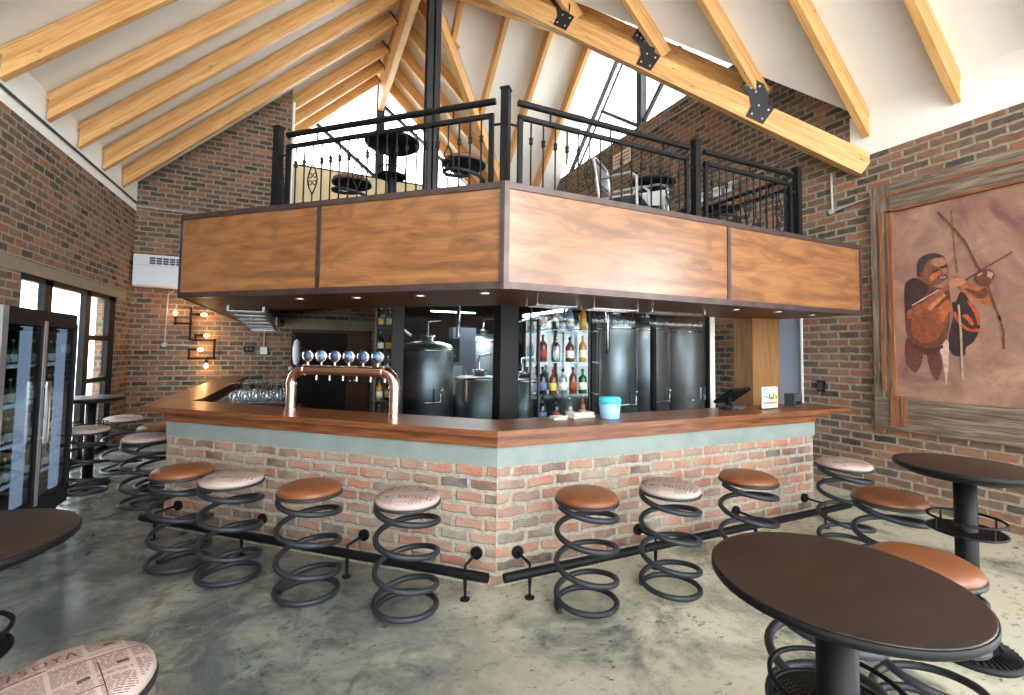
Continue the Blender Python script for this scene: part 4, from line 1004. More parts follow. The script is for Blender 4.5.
# narrow bottle tower behind the right leg of the arch
tx, ty = .82, 5.25
t = thing('bottle_stand', 'narrow steel stand crowded with bottles behind the right end of the copper arch', 'bottle stand', (tx, ty, 0))
m = MB()
for x in (-.1, .1): m.box((x-.012, -.012, 0), (x+.012, .012, 2.4))
m.build('uprights', M['steel'], t)
for k in range(6):
    m = MB(); m.box((-.1, -.07, .86+k*.27), (.1, .07, .87+k*.27)); m.build('tray', M['steel'], t)
for k in range(6):
    for j in range(2):
        bottle('small bottle, %s on the narrow stand, %s side' % (('lowest', 'second from below', 'third from below', 'fourth from below', 'second from top', 'topmost')[k], ('left', 'right')[j]), (tx-.045+.09*j, ty-.02, .87+k*.27), .034, .22,
               M[('b_clear', 'b_gold', 'b_green', 'b_dark', 'b_clear', 'b_amber')[(k+j*2) % 6]], M['lab_w'] if (k+j) % 2 else M['lab_y'], M['chrome'], 'bottles on the narrow stand')
# back counter inside the bar, steel sink bench with upturned glasses
t = thing('back_bench', 'stainless bench with drip tray inside the left corner of the bar', 'bench', (-.49, 6.75, 0))
m = MB(); m.box((-.38, -.62, 1.02), (.42, .75, 1.06)); m.box((-.38, -.62, 1.05), (-.35, .75, 1.09)); m.build('tray_top', M['chrome'], t)
for x in (-.34, .36):
    for y in (-.56, .68):
        m = MB(); m.box((x-.02, y-.02, 0), (x+.02, y+.02, 1.02)); m.build('leg', M['steel'], t)
def wineglass(label, loc, s=1.):
    t = thing('wine_glass', label, 'glass', loc, 0, 'upturned wine glasses on the steel bench')
    m = MB(); m.lathe([(.034*s, 0), (.041*s, .05*s), (.036*s, .09*s), (.012*s, .115*s), (.006*s, .125*s)], 14); m.build('bowl', M['stemware'], t)
    m = MB(); m.lathe([(.005*s, .12*s), (.005*s, .19*s), (.034*s, .198*s), (.034*s, .202*s), (1e-6, .204*s)], 14); m.build('stem', M['stemware'], t)
    return t
wg = wineglass('upturned wine glass in the rows on the steel bench', (-.74, 6.3, 1.06), 1.1)
for j in range(4):
    for i in range(5):
        if i == j == 0: continue
        c = copy_tree(wg); c.location = (-.74+i*.115+j*.03, 6.3+j*.17, 1.06)
t = thing('soda_gun', 'dark beer pump with a white knob on the steel bench', 'beer pump', (-.16, 6.88, 1.06))
m = MB(); m.lathe([(.06, 0), (.06, .02), (.03, .04), (.028, .22), (.02, .25), (.016, .34)], 14); m.build('pump_body', M['plastic_b'], t); m = MB(); m.sphere((0, 0, .37), .03); m.build('knob', M['plastic_w'], t); m = MB(); m.tube([(0, 0, .2), (0, -.1, .2), (0, -.12, .15)], .012, 8); m.build('spout', M['chrome'], t)
t = thing('fire_extinguisher', 'red fire extinguisher standing by the doorway behind the copper arch', 'fire extinguisher', (-.02, 9.9, 0))
m = MB(); m.lathe([(.08, .0), (.085, .01), (.085, .52), (.05, .60), (.03, .62)], 20); m.build('cylinder_body', M['red'], t); m = MB(); m.lathe([(.03, .62), (.03, .68)], 10); m.box((-.06, -.015, .67), (.08, .015, .69)); m.tube([(.03, 0, .65), (.11, 0, .6), (.1, 0, .3)], .012, 8); m.build('valve', M['plastic_b'], t)
t = thing('hand_dryer', 'white oval dispenser on the dark doorway edge behind the bar', 'dispenser', (-.13, 9.9, 1.62))
m = MB(); m.lathe([(1e-6, -.26), (.05, -.22), (.075, -.1), (.075, .1), (.05, .22), (1e-6, .26)], 18); m.build('shell', M['plastic_w'], t); m = MB(); m.box((-.02, .0, -.2), (.02, .56, .2)); m.build('wall_bracket', M['black'], t)

# things on the right worktop
ZT = 1.128
t = thing('lidded_tub', 'pale blue plastic tub with a cyan lid on the worktop', 'tub', (2.47, 3.32, ZT))
m = MB(); m.lathe([(.078, 0), (.082, .004), (.095, .14)], 28); m.build('tub_body', M['tub'], t); m = MB(); m.lathe([(.098, .135), (.099, .165), (.09, .185), (.02, .192), (1e-6, .192)], 28); m.build('lid', M['cyan'], t)
for i, (x, y, rz, l) in enumerate(((2.02, 3.44, .1, 'flat pale coaster stack on the worktop, farthest left'), (2.20, 3.46, .3, 'flat pale coaster stack on the worktop in the middle'), (2.33, 3.47, -.2, 'flat pale coaster stack on the worktop next to the tub'))):
    t = thing('coaster_stack', l, 'coasters', (x, y, ZT), rz, 'coaster stacks by the tub')
    for k in range(3 if i == 0 else 5):
        m = MB(); m.box((-.06, -.05, k*.009), (.06, .05, k*.009+.007), mx((random.uniform(-.006, .006), 0, 0), random.uniform(-.2, .2))); m.build('coaster', M['lab_w'], t)
t = thing('point_of_sale', 'black point of sale screen tilted away on the worktop by the pillar', 'till screen', (4.08, 3.44, ZT), .15)
m = MB(); m.box((-.17, -.014, -.125), (.17, .014, .125), mx((.02, -.03, .145), 0, .95)); m.build('screen', M['plastic_b'], t, None, .006)
m = MB(); m.lathe([(.10, 0), (.10, .012), (.03, .03), (.025, .12)], 18); m.build('stand', M['plastic_b'], t); m = MB(); m.box((-.06, -.09, 0), (.16, .05, .04)); m.build('card_reader', M['cable'], t, None, .006)
t = thing('flyer_stand', 'white upright flyer with a blue curl and coloured figures on the worktop', 'flyer', (4.50, 3.30, ZT), .05)
t.scale = (1.3, 1, 1.04); t.location.x = 4.53
m = MB(); m.box((-.10, -.004, .012), (.10, .004, .225)); m.build('sheet', M['lab_w'], t); m = MB(); m.box((-.105, -.03, 0), (.105, .03, .012)); m.box((-.105, .005, .01), (.105, .009, .232)); m.build('clear_holder', M['wineglass'], t)
m = MB()
def blot(x, z, w, h, mi): m.box((x-w/2, -.0062, z-h/2), (x+w/2, -.0042, z+h/2), None, False, mi)
arc = [(-.052+.026*cos(a), .185+.030*sin(a)) for a in [PI*.25+PI*1.5*i/10 for i in range(11)]]
for (x1_, z1_), (x2_, z2_) in zip(arc, arc[1:]): m.tube([(x1_, -.005, z1_), (x2_, -.005, z2_)], .0045, 5, False, 0)
blot(-.06, .13, .06, .010, 0); blot(-.035, .115, .03, .012, 3)
for x, z, w, h, c in ((-.005, .13, .018, .05, 1), (.018, .145, .016, .03, 2), (.022, .11, .02, .03, 1), (.042, .13, .016, .07, 3), (.06, .13, .022, .05, 2), (.08, .115, .018, .045, 3), (0, .10, .02, .012, 3)): blot(x, z, w, h, c)
for i in range(9): blot(-.08+i*.02, .062, .014, .018, 4)
blot(0, .035, .17, .004, 1)
m.build('print', [paint(70, 110, 160), paint(90, 80, 60), paint(230, 200, 60), paint(80, 150, 80), paint(190, 60, 50)], t)
t = thing('napkin_holder', 'small dark dispenser box near the right end of the worktop', 'dispenser', (5.06, 3.40, ZT))
m = MB(); m.box((-.065, -.06, 0), (.065, .06, .14)); m.build('case', M['cable'], t, None, .02); m = MB(); m.box((-.045, -.063, .02), (.045, -.059, .06)); m.build('slot', M['plastic_b'], t)

# wood-clad pillar
t = thing('wooden_pillar', 'pillar clad in oak boards behind the worktop at the right', 'pillar', (5.16, 3.93, 0)); s = .228; s2 = .125
m = MB(); m.box((-s+.01, -s2+.01, 0), (s-.01, s2-.01, ZP0)); m.build('core', M['soffit'], t)
for (a_, b_) in (((-s, -s2-.012, 0), (s, -s2+.01, ZP0)), ((-s, s2-.01, 0), (s, s2+.012, ZP0)), ((-s-.012, -s2-.008, 0), (-s+.01, s2+.008, ZP0)), ((s-.01, -s2-.008, 0), (s+.012, s2+.008, ZP0))):
    m = MB(); m.box(a_, b_); m.build('cladding', M['pillar'], t, None, .003)

# hanging stemware racks
def glass_rack(label, xa, xb, n, gl):
    y = 3.42; t = thing('stemware_rack', label, 'glass rack', (xa, y, ZP0-.052), 0, 'wire glass racks under the right soffit'); L = xb-xa
    m = MB()
    for dy in (-.10, -.04, .04, .10): m.tube([(0, dy, 0), (L, dy, 0)], .004, 6)
    for x in (0, L): m.tube([(x, -.1, 0), (x, .1, 0)], .004, 6); m.tube([(x, -.1, 0), (x, -.1, .052)], .004, 6); m.tube([(x, .1, 0), (x, .1, .052)], .004, 6)
    m.build('wire_rails', M['chrome'], t)
    for i in range(n):
        g = thing('hanging_glass', gl, 'glass', (xa+L*(i+.5)/n, y-.07, ZP0-.045), 0, 'stem glasses hanging on the ' + ('left' if xa < 2 else 'middle' if xa < 2.7 else 'right') + ' wire rack')
        m = MB(); m.lathe([(.030, 0), (.030, .004), (.005, .008)], 12, (0, 0, 0)); m.lathe([(.004, -.055), (.004, .004)], 8); m.build('foot', M['wineglass'], g)
        m = MB(); m.lathe([(.006, -.055), (.030, -.085), (.033, -.12), (.028, -.155)], 12); m.build('bowl', M['wineglass'], g)
glass_rack('wire stemware rack above the liquor shelves', 1.74, 2.12, 5, 'stem glass hanging upside down on the wire rack above the liquor shelves')
glass_rack('wire stemware rack above the blue lidded tub', 2.30, 2.78, 7, 'stem glass hanging upside down on the wire rack above the tub')
glass_rack('wire stemware rack nearest the pillar', 2.95, 3.62, 9, 'stem glass hanging upside down on the wire rack nearest the pillar')

# ------------------------------------------------------------------ balcony furniture
def up_table(label, x, y, h=1.03):
    t = dup(big, label, (x, y, FL), .2, 'dark round tables on the balcony'); t.scale = (.86, .86, .97)
up_table('dark round table on the balcony before the gable glass', .78, 4.81); up_table('dark round table on the balcony by the right brick wall', 4.0, 4.5)
S2 = lambda l, x, y: (lambda c: c)(dup(tan, l, (x, y, FL), 1., 'coil stools on the balcony'))
S2('coil stool on the balcony left of the round table, against the gable glass', .43, 5.35); S2('coil stool on the balcony just left of the corner post', 1.40, 4.28); S2('coil stool on the balcony behind the far right railing', 4.85, 4.15)
def alu_chair(label, x, y, rz):
    t = thing('aluminium_chair', label, 'chair', (x, y, FL), rz, 'aluminium chairs on the balcony')
    m = MB(); m.box((-.22, -.2, .44), (.22, .2, .46)); m.build('seat', M['alu'], t, None, .006)
    for sx in (-1, 1):
        m = MB(); m.tube([(sx*.23, -.2, 0), (sx*.23, -.19, .62), (sx*.23, -.12, .67), (sx*.23, .2, .66)], .017, 8); m.build('leg', M['alu'], t)
        m = MB(); m.tube([(sx*.22, .26, 0), (sx*.22, .2, .45), (sx*.2, .27, .9)], .017, 8); m.build('leg', M['alu'], t)
    m = MB(); m.tube([(-.2, .27, .9), (-.1, .30, .95), (.1, .30, .95), (.2, .27, .9)], .017, 8); m.tube([(-.21, .24, .62), (.21, .24, .62)], .012, 8); m.box((-.19, .255, .68), (.19, .267, .86)); m.build('backrest', M['alu'], t)
alu_chair('silver aluminium chair on the balcony, left of the pair by the right railing', 3.05, 3.85, .6); alu_chair('silver aluminium chair on the balcony, right of the pair by the right railing', 3.66, 4.22, -.9)
t = thing('wall_notice', 'pale framed notice on the brick wall behind the balcony railing', 'sign', (XR-.003, 8.05, 6.02), 0)
m = MB(); m.box((-.02, -.32, -.16), (0, .32, .16)); m.build('board', M['lab_w'], t); m = MB()
for z in (.08, .0, -.08): m.box((-.023, -.26, z-.02), (-.02, .26, z+.02))
m.build('lines', paint(196, 120, 116), t)
for i, y in enumerate((5.25, 5.52, 5.79)):
    t = thing('socket_plate', 'small white socket plate on the brick behind the right railing, %s' % ('nearest the right end', 'in the middle', 'farthest left')[i], 'socket', (XR, y, 4.46), 0, 'socket plates behind the balcony')
    m = MB(); m.box((-.02, -.09, -.08), (0, .09, .08)); m.build('plate', M['plastic_w'], t, None, .004); m = MB(); m.box((-.023, -.03, -.03), (-.02, .03, .03)); m.build('rocker', M['pipegrey'], t)

# ------------------------------------------------------------------ the painting
PY0, PY1, PZ0, PZ1 = 3.19, .72, .855, 3.745       # outer edge: left (far) y, right y
t = thing('framed_painting', 'huge painting of a bowman in a weathered wooden frame on the right brick wall', 'painting', (XR, 2.0, 2.3))
def FR(m, y0, y1, z0, z1, d0, d1): m.box((-d1, min(y0, y1)-2.0, z0-2.3), (-d0, max(y0, y1)-2.0, z1-2.3))
m = MB(); FR(m, PY0, PY1, 3.40, PZ1, 0, .07); m.build('frame_top', M['driftwood'], t, None, .012)
m = MB(); FR(m, PY0, PY1, PZ0, 1.22, 0, .08); m.build('frame_bottom', M['driftwood'], t, None, .02)
m = MB(); FR(m, PY0, 2.985, PZ0+.002, PZ1-.002, .0, .075); m.build('frame_side', M['driftwood'], t, None, .012)
m = MB(); FR(m, .93, PY1, PZ0+.002, PZ1-.002, .0, .075); m.build('frame_side', M['driftwood'], t, None, .012)
m = MB(); FR(m, 3.10, 3.06, 1.3, 3.42, .06, .09); m.build('frame_slat', M['rustwood'], t, None, .004)
m = MB(); FR(m, 3.02, 2.97, 1.2, 3.42, .05, .085); m.build('frame_slat', M['rustwood'], t, None, .004)
m = MB(); FR(m, 3.04, .9, 3.40, 3.44, .05, .085); FR(m, 3.13, PY1, 3.60, 3.63, .06, .078); m.build('frame_slat', M['rustwood'], t, None, .004)
m = MB(); FR(m, 3.02, 2.86, .90, 1.25, .07, .10); m.build('corner_block', M['rustwood'], t, None, .008)
CXP = XR-.05
